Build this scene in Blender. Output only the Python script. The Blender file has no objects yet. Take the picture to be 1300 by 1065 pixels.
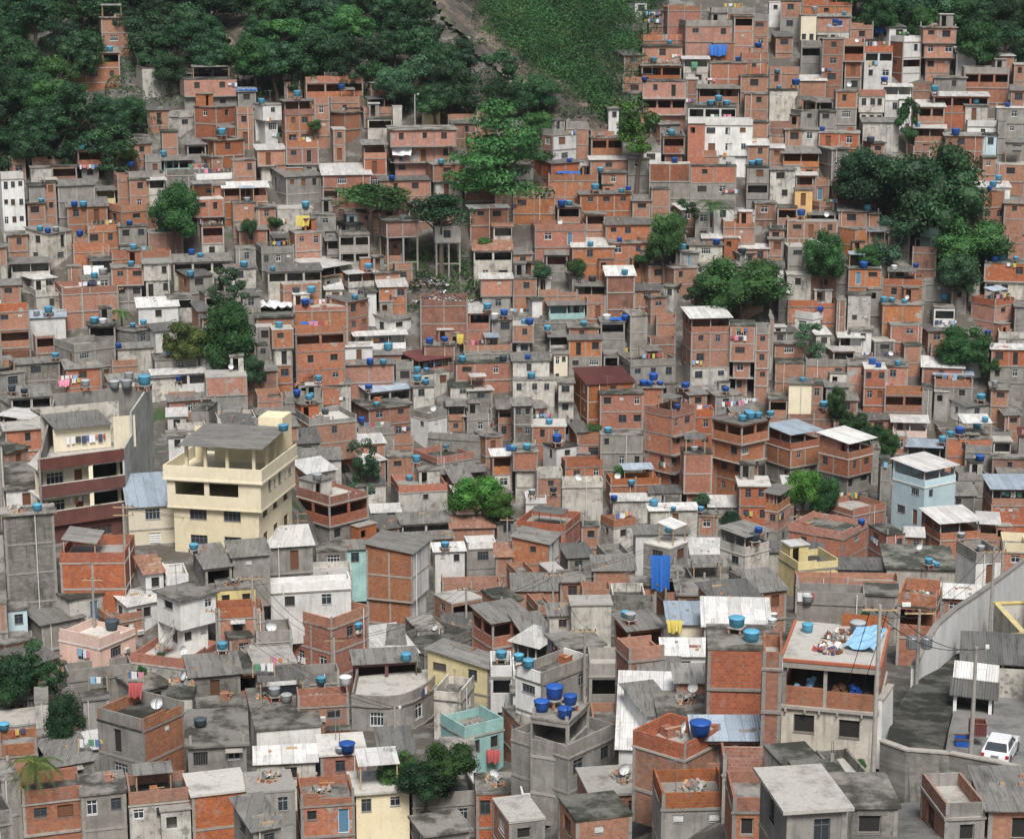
import bpy, math, random
from mathutils import Vector, Matrix
R = random.Random(7)
F = 2600.0; CX = 650.0; CY = 532.5; PITCH = math.radians(13.0)
CP, SP = math.cos(PITCH), math.sin(PITCH)
FWD = Vector((0, CP, -SP)); UP = Vector((0, SP, CP))
CAMZ = 80.0
scene = bpy.context.scene
COL = scene.collection

# pixels per metre at each height of the photo: how far the hillside stands
FAR_S = [(-900, 4.2), (-400, 5.4), (0, 6.6), (60, 6.9), (150, 7.25), (320, 7.7), (450, 8.0), (550, 8.3), (650, 8.8), (700, 9.3), (750, 10.2), (800, 11.3), (850, 12.4), (900, 13.6), (975, 15.0), (1065, 16.5), (1250, 20), (1600, 30)]
LEFT_S = [(-900, 4.2), (-400, 5.4), (0, 6.6), (60, 6.9), (150, 7.25), (320, 7.8), (450, 8.4), (540, 9.0), (600, 10.8), (650, 12.2), (700, 12.9), (800, 13.3), (900, 14.0), (975, 15.2), (1065, 16.8), (1250, 20), (1600, 30)]
RIGHT_S = [(-900, 4.2), (-400, 5.4), (0, 6.6), (60, 6.9), (150, 7.25), (320, 7.7), (450, 8.0), (550, 8.3), (650, 9.0), (700, 9.8), (735, 11.0), (760, 13.0), (800, 15.6), (850, 17.8), (900, 19.4), (975, 21.6), (1065, 24.5), (1250, 32), (1600, 50)]
def smooth(a, b, x):
    t = max(0.0, min(1.0, (x - a) / (b - a))); return t * t * (3 - 2 * t)
def lut(T, y):
    for i in range(len(T) - 1):
        if y <= T[i + 1][0] or i == len(T) - 2:
            a, b = T[i], T[i + 1]; t = max(0.0, (y - a[0]) / (b[0] - a[0])); return a[1] + (b[1] - a[1]) * t
def scale_at(x, y):
    f = lut(FAR_S, y)
    return f + (lut(LEFT_S, y) - f) * smooth(480, 300, x) + (lut(RIGHT_S, y) - f) * smooth(560, 1000, x)
def depth_at(x, y): return F / scale_at(x, y)
def P(x, y, d):
    v = FWD + Vector((1, 0, 0)) * ((x - CX) / F) - UP * ((y - CY) / F)
    p = v * d; p.z += CAMZ; return p
def at_y(x, y, Y):
    """the point of the line of sight through (x, y) that lies at world distance Y ahead"""
    v = FWD + Vector((1, 0, 0)) * ((x - CX) / F) - UP * ((y - CY) / F); v = v * (Y / v.y); v.z += CAMZ; return v
def at_z(x, y, z):
    v = FWD + Vector((1, 0, 0)) * ((x - CX) / F) - UP * ((y - CY) / F); v = v * ((z - CAMZ) / v.z); v.z += CAMZ; return v
def ground(x, y): return P(x, y, depth_at(x, y))
def project(p):
    q = Vector((p[0], p[1], p[2] - CAMZ)); d = q.dot(FWD)
    return (CX + F * q.x / d, CY - F * q.dot(UP) / d, d)

# ---------------------------------------------------------------- materials
class NT:
    def __init__(s, name):
        s.m = bpy.data.materials.new(name); s.m.use_nodes = True
        s.t = s.m.node_tree; s.n = s.t.nodes; s.b = s.n['Principled BSDF']
        s.out = s.n['Material Output']
    def node(s, kind, **kw):
        n = s.n.new(kind)
        for k, v in kw.items():
            if k in n.inputs: n.inputs[k].default_value = v
            else: setattr(n, k, v)
        return n
    def link(s, a, b): s.t.links.new(a, b)
    def math(s, op, a, b=None, c=None):
        n = s.n.new('ShaderNodeMath'); n.operation = op
        for i, v in enumerate((a, b, c)):
            if v is None: continue
            if isinstance(v, (int, float)): n.inputs[i].default_value = v
            else: s.link(v, n.inputs[i])
        return n.outputs[0]
    def mix(s, fac, a, b, blend='MIX'):
        n = s.n.new('ShaderNodeMix'); n.data_type = 'RGBA'; n.blend_type = blend
        for i, v in ((0, fac), (6, a), (7, b)):
            if isinstance(v, (int, float)): n.inputs[i].default_value = v
            elif isinstance(v, tuple): n.inputs[i].default_value = (*v, 1) if len(v) == 3 else v
            else: s.link(v, n.inputs[i])
        return n.outputs[2]
    def ramp(s, f, lo, hi):
        n = s.n.new('ShaderNodeMapRange'); n.inputs[1].default_value = lo; n.inputs[2].default_value = hi
        n.interpolation_type = 'SMOOTHSTEP'; s.link(f, n.inputs[0]); return n.outputs[0]
    def noise(s, vec, scale, detail=4, rough=.6):
        n = s.n.new('ShaderNodeTexNoise'); n.inputs['Scale'].default_value = scale
        n.inputs['Detail'].default_value = detail; n.inputs['Roughness'].default_value = rough
        s.link(vec, n.inputs['Vector']); return n.outputs[0]
    def vec(s, x, y, z):
        n = s.n.new('ShaderNodeCombineXYZ')
        for i, v in enumerate((x, y, z)):
            if isinstance(v, (int, float)): n.inputs[i].default_value = v
            else: s.link(v, n.inputs[i])
        return n.outputs[0]

def coords(t):
    """object coordinates, wall coordinates (along, up), and a random number of the object"""
    tc = t.node('ShaderNodeTexCoord'); sp = t.node('ShaderNodeSeparateXYZ'); t.link(tc.outputs['Object'], sp.inputs[0])
    oi = t.node('ShaderNodeObjectInfo')
    u = t.math('ADD', sp.outputs[0], sp.outputs[1])
    geo = t.node('ShaderNodeNewGeometry')
    return tc.outputs['Object'], sp, u, oi, geo.outputs['Position']

def wall_material(name, base, alt=None, stain=(.10, .09, .08), stain_amt=.55, brick=False, rough=.9, block=False, peel=None):
    t = NT(name); ob, sp, u, oi, pos = coords(t)
    wall = t.vec(u, sp.outputs[2], 0)
    rnd = oi.outputs['Random']
    if brick or block:
        bt = t.node('ShaderNodeTexBrick'); t.link(wall, bt.inputs['Vector'])
        w, h = (.32, .22) if brick else (.42, .22)
        for k, v in (('Scale', 1.0), ('Brick Width', w), ('Row Height', h), ('Mortar Size', .016 if brick else .012), ('Mortar Smooth', .1), ('Bias', 0.0)):
            bt.inputs[k].default_value = v
        bt.inputs['Color1'].default_value = (*base, 1); bt.inputs['Color2'].default_value = (*alt, 1)
        bt.inputs['Mortar'].default_value = (*((.33, .20, .145) if brick else (.22, .22, .21)), 1)
        col = bt.outputs['Color']
    else:
        col = t.mix(t.ramp(t.noise(ob, .7, 5), .35, .65), base, alt or tuple(c * .82 for c in base))
    # weather: broad patches and rain streaks running down from the edges
    big = t.ramp(t.noise(pos, .45, 4), .42, .72)
    streak = t.ramp(t.noise(t.vec(t.math('MULTIPLY', u, 3.2), t.math('MULTIPLY', sp.outputs[2], .32), rnd), 1.0, 5, .65), .48, .74)
    fine = t.noise(pos, 6.0, 3)
    if brick:
        col = t.mix(t.math('MULTIPLY', t.ramp(t.noise(pos, 1.3, 4), .56, .68), .45), col, (.34, .29, .25))
        col = t.mix(t.math('MULTIPLY', t.ramp(t.noise(pos, .33, 5, .7), .60, .64), t.ramp(rnd, .55, .6)), col, (.33, .32, .30))
    if peel:
        col = t.mix(t.ramp(t.noise(pos, .9, 6, .7), .57, .62), col, peel)
    amt = t.math('MULTIPLY', t.math('ADD', t.math('MULTIPLY', big, .55), t.math('MULTIPLY', streak, .75)), stain_amt)
    col = t.mix(t.math('MINIMUM', amt, .85), col, stain)
    col = t.mix(.5, col, t.mix(1.0, col, t.mix(fine, (.62, .62, .62), (1.25, 1.25, 1.25)), 'MULTIPLY'))
    hsv = t.node('ShaderNodeHueSaturation')
    hsv.inputs['Hue'].default_value = .5
    t.link(t.math('MULTIPLY_ADD', rnd, .46 if brick else .34, .78), hsv.inputs['Value'])
    t.link(t.math('MULTIPLY_ADD', t.math('FRACT', t.math('MULTIPLY', rnd, 7.3)), .35, .78), hsv.inputs['Saturation'])
    if brick: t.link(t.math('MULTIPLY_ADD', t.math('FRACT', t.math('MULTIPLY', rnd, 13.7)), .016, .492), hsv.inputs['Hue'])
    t.link(col, hsv.inputs['Color']); t.link(hsv.outputs[0], t.b.inputs['Base Color'])
    t.b.inputs['Roughness'].default_value = rough; t.b.inputs['Specular IOR Level'].default_value = .2
    bump = t.node('ShaderNodeBump', Strength=.35, Distance=.02)
    t.link(t.math('ADD', t.noise(pos, 9, 3), t.math('MULTIPLY', bt.outputs['Fac'], -.8)) if (brick or block) else t.noise(pos, 7, 4), bump.inputs['Height'])
    t.link(bump.outputs[0], t.b.inputs['Normal'])
    return t.m

def slab_material(name, base, dark, lo=.42, hi=.62):
    t = NT(name); ob, sp, u, oi, pos = coords(t)
    mould = t.ramp(t.noise(pos, .38, 6, .68), lo, hi)
    col = t.mix(mould, base, dark)
    col = t.mix(t.math('MULTIPLY', t.ramp(t.noise(pos, 1.9, 5, .7), .52, .7), .6), col, tuple(c * .55 for c in base))
    f = t.noise(pos, 7, 3)
    col = t.mix(1.0, col, t.mix(f, (.72, .72, .72), (1.25, 1.25, 1.25)), 'MULTIPLY')
    hsv = t.node('ShaderNodeHueSaturation'); t.link(t.math('MULTIPLY_ADD', oi.outputs['Random'], .7, .65), hsv.inputs['Value'])
    t.link(col, hsv.inputs['Color']); t.link(hsv.outputs[0], t.b.inputs['Base Color'])
    t.b.inputs['Roughness'].default_value = .88; t.b.inputs['Specular IOR Level'].default_value = .25
    return t.m

def sheet_material(name, base, dark, rust=None, rough=.6, metal=0.0):
    """corrugated sheets: ridges run down the slope (object y), each sheet weathered by itself"""
    t = NT(name); ob, sp, u, oi, pos = coords(t)
    bt = t.node('ShaderNodeTexBrick'); t.link(t.vec(sp.outputs[1], sp.outputs[0], 0), bt.inputs['Vector'])
    for k, v in (('Scale', 1.0), ('Brick Width', 2.1), ('Row Height', 1.02), ('Mortar Size', .02), ('Bias', 0.0)): bt.inputs[k].default_value = v
    bt.inputs['Color1'].default_value = (*base, 1); bt.inputs['Color2'].default_value = (*tuple(c * .72 for c in base), 1)
    bt.inputs['Mortar'].default_value = (*tuple(c * .5 for c in base), 1)
    col = t.mix(t.ramp(t.noise(t.vec(t.math('MULTIPLY', sp.outputs[0], 3.0), t.math('MULTIPLY', sp.outputs[1], .5), oi.outputs['Random']), 1.0, 5, .7), .45, .75), bt.outputs['Color'], dark)
    if rust: col = t.mix(t.ramp(t.noise(pos, 1.1, 5, .7), .55, .66), col, rust)
    hsv = t.node('ShaderNodeHueSaturation'); t.link(t.math('MULTIPLY_ADD', oi.outputs['Random'], .45, .78), hsv.inputs['Value'])
    t.link(col, hsv.inputs['Color']); t.link(hsv.outputs[0], t.b.inputs['Base Color'])
    w = t.node('ShaderNodeTexWave', wave_type='BANDS', bands_direction='X'); w.inputs['Scale'].default_value = 1.75
    t.link(ob, w.inputs['Vector'])
    bump = t.node('ShaderNodeBump', Strength=.9, Distance=.05); t.link(w.outputs['Color'], bump.inputs['Height'])
    t.link(bump.outputs[0], t.b.inputs['Normal'])
    t.b.inputs['Roughness'].default_value = rough; t.b.inputs['Metallic'].default_value = metal
    return t.m

def plain(name, c, rough=.7, metal=0.0, vary=0.0, dirt=.25, spec=.3):
    t = NT(name); ob, sp, u, oi, pos = coords(t)
    col = t.mix(t.math('MULTIPLY', t.ramp(t.noise(ob, 2.2, 4), .45, .75), dirt), c, tuple(x * .4 + .03 for x in c))
    if vary:
        hsv = t.node('ShaderNodeHueSaturation'); t.link(t.math('MULTIPLY_ADD', oi.outputs['Random'], vary, 1 - vary / 2), hsv.inputs['Value'])
        t.link(col, hsv.inputs['Color']); col = hsv.outputs[0]
    t.link(col, t.b.inputs['Base Color']); t.b.inputs['Roughness'].default_value = rough
    t.b.inputs['Metallic'].default_value = metal; t.b.inputs['Specular IOR Level'].default_value = spec
    return t.m

def leaf_material(name, a, b, c):
    t = NT(name); ob, sp, u, oi, pos = coords(t)
    geo = t.node('ShaderNodeNewGeometry')
    col = t.mix(geo.outputs['Random Per Island'], a, b)
    col = t.mix(t.ramp(t.noise(pos, .55, 3), .45, .7), col, c)
    hsv = t.node('ShaderNodeHueSaturation')
    t.link(t.math('MULTIPLY', t.math('MULTIPLY_ADD', oi.outputs['Random'], .7, .75), t.math('MULTIPLY_ADD', t.ramp(t.noise(pos, .07, 4, .6), .35, .65), .9, .62)), hsv.inputs['Value'])
    t.link(t.math('MULTIPLY_ADD', t.math('FRACT', t.math('MULTIPLY', oi.outputs['Random'], 9.1)), .03, .485), hsv.inputs['Hue'])
    t.link(col, hsv.inputs['Color']); t.link(hsv.outputs[0], t.b.inputs['Base Color'])
    t.b.inputs['Roughness'].default_value = .55; t.b.inputs['Specular IOR Level'].default_value = .3
    tr = t.node('ShaderNodeBsdfTranslucent'); t.link(hsv.outputs[0], tr.inputs[0])
    ms = t.node('ShaderNodeMixShader'); ms.inputs[0].default_value = .22
    t.link(t.b.outputs[0], ms.inputs[1]); t.link(tr.outputs[0], ms.inputs[2]); t.link(ms.outputs[0], t.out.inputs[0])
    return t.m

M = {}
M['B'] = wall_material('hollow_brick', (.46, .17, .085), (.33, .115, .058), brick=True, stain=(.10, .065, .05), stain_amt=.42)
M['b'] = wall_material('dark_brick', (.32, .12, .07), (.22, .085, .055), brick=True, stain=(.07, .055, .045), stain_amt=.75)
M['G'] = wall_material('bare_cement', (.34, .32, .29), (.25, .235, .21), stain=(.09, .082, .07), stain_amt=.62)
M['g'] = wall_material('stained_cement', (.29, .27, .235), (.18, .168, .148), stain=(.05, .046, .038), stain_amt=.9, block=True)
M['W'] = wall_material('white_paint', (.80, .79, .76), (.68, .67, .64), stain=(.22, .21, .19), stain_amt=.45)
M['w'] = wall_material('old_whitewash', (.62, .59, .52), (.50, .47, .41), stain=(.13, .12, .11), stain_amt=.75, peel=(.33, .31, .28))
M['C'] = wall_material('cream_paint', (.82, .73, .53), (.77, .68, .48), stain=(.30, .27, .20), stain_amt=.22)
M['Y'] = wall_material('yellow_paint', (.76, .62, .26), (.66, .54, .23), stain=(.25, .22, .14), stain_amt=.45)
M['P'] = wall_material('pink_paint', (.80, .58, .49), (.72, .52, .44), stain=(.30, .24, .21), stain_amt=.45)
M['L'] = wall_material('pale_blue_paint', (.55, .72, .76), (.50, .67, .72), stain=(.24, .29, .30), stain_amt=.35)
M['T'] = wall_material('teal_paint', (.36, .60, .55), (.30, .50, .48), stain=(.14, .2, .19), stain_amt=.55)
M['M'] = wall_material('maroon_tile', (.165, .072, .062), (.135, .06, .052), stain=(.06, .03, .03), stain_amt=.4, rough=.6)
M['D'] = wall_material('beige_render', (.72, .66, .54), (.62, .57, .47), stain=(.17, .15, .12), stain_amt=.6)
M['O'] = wall_material('orange_paint', (.78, .45, .10), (.70, .40, .10), stain=(.3, .2, .1), stain_amt=.4)
M['slab'] = slab_material('roof_slab', (.26, .245, .22), (.065, .06, .05))
M['moss'] = slab_material('mossy_slab', (.17, .165, .145), (.045, .048, .038), .38, .56)
M['clean'] = slab_material('swept_slab', (.46, .44, .40), (.24, .23, .2), .5, .7)
M['conc'] = plain('frame_concrete', (.31, .29, .26), .9, vary=.5, dirt=.7)
M['sg'] = sheet_material('fibre_cement_sheet', (.27, .26, .24), (.08, .075, .066))
M['sd'] = sheet_material('dark_fibre_sheet', (.17, .165, .155), (.06, .06, .055))
M['sw'] = sheet_material('white_metal_sheet', (.74, .73, .70), (.42, .40, .37), rough=.45)
M['sb'] = sheet_material('bluish_metal_sheet', (.42, .50, .58), (.25, .29, .33), rough=.42)
M['sr'] = sheet_material('maroon_metal_sheet', (.15, .05, .048), (.10, .035, .033), rough=.5)
M['st'] = sheet_material('rusty_sheet', (.42, .22, .15), (.22, .11, .08), rust=(.5, .42, .36))
M['glass'] = plain('window_glass', (.035, .045, .055), .12, spec=.8, dirt=.15)
M['dark'] = plain('painted_room_shade', (.03, .028, .026), .9)  # flat colour for the shade inside unglazed windows and open doors
M['alu'] = plain('aluminium_frame', (.50, .51, .52), .45, .3, vary=.5)
M['dark_alu'] = plain('dark_window_frame', (.16, .16, .16), .5, .2, vary=.8)
M['blue_door'] = plain('faded_blue_door', (.10, .22, .33), .7, vary=.4, dirt=.5)
M['S'] = wall_material('pale_green_render', (.54, .56, .51), (.43, .44, .40), stain=(.15, .145, .13), stain_amt=.6)
M['R'] = wall_material('limewashed_wall', (.86, .85, .82), (.76, .75, .72), stain=(.25, .24, .22), stain_amt=.3)
M['white_frame'] = plain('white_frame', (.78, .78, .76), .5)
M['wood'] = plain('brown_wood', (.16, .075, .04), .7, vary=.6)
M['timber'] = plain('raw_timber', (.42, .30, .18), .8, vary=.5)
M['pvc'] = plain('pvc_pipe', (.68, .67, .63), .5, vary=.3)
M['steel'] = plain('grey_steel', (.30, .31, .32), .5, .5)
M['black'] = plain('black_plastic', (.03, .03, .032), .6)
M['tank_l'] = plain('light_blue_plastic', (.10, .34, .50), .5, vary=.35)
M['tank_b'] = plain('deep_blue_plastic', (.025, .10, .38), .45, vary=.4)
M['tank_g'] = plain('grey_fibre', (.34, .36, .37), .7, vary=.4)
M['tank_d'] = plain('dark_tank', (.06, .08, .10), .6, vary=.4)
M['tank_w'] = plain('white_tank', (.70, .72, .72), .6, vary=.2)
M['tarp'] = plain('blue_tarpaulin', (.03, .14, .46), .55, dirt=.5)
CL = {'white': (.82, .82, .84), 'red': (.42, .05, .05), 'blue': (.08, .16, .40), 'navy': (.02, .03, .12), 'pink': (.75, .25, .38), 'orange': (.6, .22, .07), 'green': (.07, .27, .14), 'yellow': (.62, .50, .08), 'sky': (.25, .5, .72), 'black': (.02, .02, .02)}
for k, c in CL.items(): M['cloth_' + k] = plain('cloth_' + k, tuple(x * .8 + .05 for x in c), .9, dirt=.2)
M['O2'] = plain('terracotta_tile', (.42, .13, .07), .8, dirt=.5)
M['asphalt'] = slab_material('worn_asphalt', (.20, .195, .185), (.10, .10, .095), .45, .7)
M['car_white'] = plain('car_paint', (.75, .76, .77), .25, dirt=.1, spec=.6)
M['lamp_red'] = plain('red_lamp', (.45, .02, .02), .3)
M['bark'] = plain('bark', (.13, .10, .075), .95, dirt=.6)
M['leaf_dark'] = leaf_material('dark_leaves', (.013, .042, .018), (.028, .075, .028), (.038, .095, .034))
M['leaf_mid'] = leaf_material('mid_leaves', (.022, .07, .022), (.045, .12, .034), (.06, .14, .036))
M['leaf_lime'] = leaf_material('bright_leaves', (.04, .13, .022), (.08, .21, .035), (.11, .26, .045))
M['leaf_blue'] = leaf_material('bluish_leaves', (.022, .058, .03), (.045, .10, .048), (.05, .11, .05))
M['leaf_dry'] = leaf_material('olive_leaves', (.07, .11, .03), (.12, .17, .04), (.14, .19, .05))

# ---------------------------------------------------------------- mesh building
class MB:
    def __init__(s): s.v = []; s.f = []; s.mi = []; s.mats = []
    def slot(s, m):
        if m not in s.mats: s.mats.append(m)
        return s.mats.index(m)
    def face(s, pts, m):
        i = len(s.v); s.v += [tuple(p) for p in pts]; s.f.append(tuple(range(i, i + len(pts)))); s.mi.append(s.slot(m))
    def box(s, x0, x1, y0, y1, z0, z1, m):
        if x1 < x0: x0, x1 = x1, x0
        if y1 < y0: y0, y1 = y1, y0
        i = len(s.v)
        s.v += [(x0, y0, z0), (x1, y0, z0), (x1, y1, z0), (x0, y1, z0), (x0, y0, z1), (x1, y0, z1), (x1, y1, z1), (x0, y1, z1)]
        k = s.slot(m)
        for q in ((0, 3, 2, 1), (4, 5, 6, 7), (0, 1, 5, 4), (1, 2, 6, 5), (2, 3, 7, 6), (3, 0, 4, 7)):
            s.f.append(tuple(i + a for a in q)); s.mi.append(k)
    def hexa(s, p, m):
        """eight corners: bottom four, top four, counter-clockwise"""
        i = len(s.v); s.v += [tuple(a) for a in p]; k = s.slot(m)
        for q in ((0, 3, 2, 1), (4, 5, 6, 7), (0, 1, 5, 4), (1, 2, 6, 5), (2, 3, 7, 6), (3, 0, 4, 7)):
            s.f.append(tuple(i + a for a in q)); s.mi.append(k)
    def beam(s, a, b, w, m):
        a = Vector(a); b = Vector(b); d = (b - a).normalized()
        u = d.cross(Vector((0, 0, 1)) if abs(d.z) < .9 else Vector((1, 0, 0))).normalized() * w / 2; v = d.cross(u).normalized() * w / 2
        s.hexa([a - u - v, a + u - v, a + u + v, a - u + v, b - u - v, b + u - v, b + u + v, b - u + v], m)
    def tube(s, prof, m, n=14, c=(0, 0, 0), cap=True):
        """lathe of (radius, z) pairs"""
        i = len(s.v); k = s.slot(m)
        for r, z in prof:
            for j in range(n):
                a = 2 * math.pi * j / n; s.v.append((c[0] + r * math.cos(a), c[1] + r * math.sin(a), c[2] + z))
        for q in range(len(prof) - 1):
            for j in range(n):
                a = i + q * n + j; b = i + q * n + (j + 1) % n
                s.f.append((a, b, b + n, a + n)); s.mi.append(k)
        if cap:
            s.f.append(tuple(i + (len(prof) - 1) * n + j for j in range(n))); s.mi.append(k)
            s.f.append(tuple(i + n - 1 - j for j in range(n))); s.mi.append(k)
    def path(s, pts, w, m, n=6):
        k = s.slot(m); pts = [Vector(p) for p in pts]; i = len(s.v)
        ws = w if isinstance(w, (list, tuple)) else [w] * len(pts)
        for q, p in enumerate(pts):
            d = (pts[min(q + 1, len(pts) - 1)] - pts[max(q - 1, 0)]).normalized()
            u = d.cross(Vector((0, 0, 1)) if abs(d.z) < .95 else Vector((1, 0, 0))).normalized(); v = d.cross(u)
            for j in range(n):
                a = 2 * math.pi * j / n; s.v.append(tuple(p + (u * math.cos(a) + v * math.sin(a)) * ws[q]))
        for q in range(len(pts) - 1):
            for j in range(n):
                a = i + q * n + j; b = i + q * n + (j + 1) % n
                s.f.append((a, b, b + n, a + n)); s.mi.append(k)
        s.f.append(tuple(i + j for j in range(n))); s.mi.append(k)
        e = i + (len(pts) - 1) * n
        s.f.append(tuple(e + n - 1 - j for j in range(n))); s.mi.append(k)
    def add(s, o, mat=None):
        i = len(s.v); mat = mat or Matrix.Identity(4)
        s.v += [tuple(mat @ Vector(p)) for p in o.v]
        ks = [s.slot(m) for m in o.mats]
        s.f += [tuple(i + a for a in f) for f in o.f]; s.mi += [ks[k] for k in o.mi]
    def mesh(s, name, smooth=False):
        me = bpy.data.meshes.new(name); me.from_pydata(s.v, [], s.f)
        for m in s.mats: me.materials.append(M[m] if isinstance(m, str) else m)
        me.polygons.foreach_set('material_index', s.mi)
        if smooth: me.polygons.foreach_set('use_smooth', [True] * len(s.f))
        me.update(); return me
    def build(s, name, parent=None, smooth=False):
        o = bpy.data.objects.new(name, s.mesh(name, smooth)); COL.objects.link(o)
        if parent: o.parent = parent
        return o

def tag(o, label=None, cat=None, group=None, kind=None):
    if label: o['label'] = label
    if cat: o['category'] = cat
    if group: o['group'] = group
    if kind: o['kind'] = kind
    return o
def empty(name, loc=(0, 0, 0), rz=0):
    o = bpy.data.objects.new(name, None); COL.objects.link(o); o.location = loc; o.rotation_euler = (0, 0, rz); o.empty_display_size = .5
    return o
def inst(name, mesh, parent, loc, rz=0, sc=(1, 1, 1)):
    o = bpy.data.objects.new(name, mesh); COL.objects.link(o); o.parent = parent; o.location = loc; o.rotation_euler = (0, 0, rz); o.scale = sc
    return o

def wall(mb, p0, p1, z0, z1, holes, m, depth=.2, inner='dark', base=None):
    """a wall from p0 to p1 with holes (a, b, lo, hi) along it cut right through, with reveals; outside is to the right of p0->p1.
    base: (height, material) for a lower band in another finish"""
    p0 = Vector((p0[0], p0[1], 0)); p1 = Vector((p1[0], p1[1], 0)); d = (p1 - p0); L = d.length
    if L < .02: return
    d /= L; n = Vector((-d.y, d.x, 0))     # inwards
    bl = base[0] if base else z0
    us = sorted({0, L, *[h[0] for h in holes], *[h[1] for h in holes]})
    zs = sorted({z0, z1, *[h[2] for h in holes], *[h[3] for h in holes], *([bl] if z0 < bl < z1 else [])})
    at = lambda u, z, t=0: p0 + d * u + n * t + Vector((0, 0, z))
    for j in range(len(zs) - 1):
        run = None
        for i in range(len(us) - 1):
            u = (us[i] + us[i + 1]) / 2; z = (zs[j] + zs[j + 1]) / 2
            if any(h[0] < u < h[1] and h[2] < z < h[3] for h in holes):
                if run is not None: mb.face([at(run, zs[j]), at(us[i], zs[j]), at(us[i], zs[j + 1]), at(run, zs[j + 1])], base[1] if base and z < bl else m)
                run = None
            elif run is None: run = us[i]
        if run is not None: mb.face([at(run, zs[j]), at(L, zs[j]), at(L, zs[j + 1]), at(run, zs[j + 1])], base[1] if base and zs[j + 1] <= bl else m)
    for a, b, lo, hi in holes:
        mb.face([at(a, lo), at(b, lo), at(b, lo, depth), at(a, lo, depth)], m)
        mb.face([at(a, hi, depth), at(b, hi, depth), at(b, hi), at(a, hi)], m)
        mb.face([at(a, lo), at(a, lo, depth), at(a, hi, depth), at(a, hi)], m)
        mb.face([at(b, lo, depth), at(b, lo), at(b, hi), at(b, hi, depth)], m)

# window kinds share their meshes: frame proud of the reveal, pane behind it; open kinds get a sheet painted dark as room shade
WIN = {}
def window_meshes(kind, w, h):
    key = (kind, round(w, 2), round(h, 2))
    if key in WIN: return WIN[key]
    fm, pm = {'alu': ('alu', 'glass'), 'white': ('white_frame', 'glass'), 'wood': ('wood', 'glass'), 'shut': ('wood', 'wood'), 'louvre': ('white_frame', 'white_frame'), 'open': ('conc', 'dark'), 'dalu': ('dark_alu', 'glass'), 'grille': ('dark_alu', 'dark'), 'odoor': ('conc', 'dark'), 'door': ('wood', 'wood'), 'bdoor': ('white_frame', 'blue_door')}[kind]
    f = MB(); t = .05
    f.box(-w / 2 - .03, w / 2 + .03, -.03, .08, -.05, 0, 'conc' if kind != 'white' else 'white_frame')
    for a, b, c, d in ((-w / 2, -w / 2 + t, 0, h), (w / 2 - t, w / 2, 0, h)): f.box(a, b, .10, .16, c, d, fm)
    f.box(-w / 2 + t, w / 2 - t, .10, .16, 0, t, fm); f.box(-w / 2 + t, w / 2 - t, .10, .16, h - t, h, fm)
    if kind == 'grille':
        for q in range(1, 6): f.box(-w / 2 + w * q / 6 - .012, -w / 2 + w * q / 6 + .012, .03, .055, t, h - t, fm)
    if kind in ('alu', 'white', 'wood', 'dalu'):
        for q in ((0,) if w < 1.3 else (-w / 4, 0, w / 4)): f.box(q - .022, q + .022, .105, .155, t, h - t, fm)
        f.box(-w / 2 + t, w / 2 - t, .108, .152, h * .68, h * .68 + .045, fm)
    if kind == 'louvre':
        for q in range(5): f.box(-w / 2 + t, w / 2 - t, .05, .11, h * (.14 + q * .16), h * (.14 + q * .16) + .04, fm)
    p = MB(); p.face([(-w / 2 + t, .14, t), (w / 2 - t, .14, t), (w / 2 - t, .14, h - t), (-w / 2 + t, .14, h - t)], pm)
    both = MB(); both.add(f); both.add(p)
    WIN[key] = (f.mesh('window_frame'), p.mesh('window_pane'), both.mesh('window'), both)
    return WIN[key]
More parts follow.
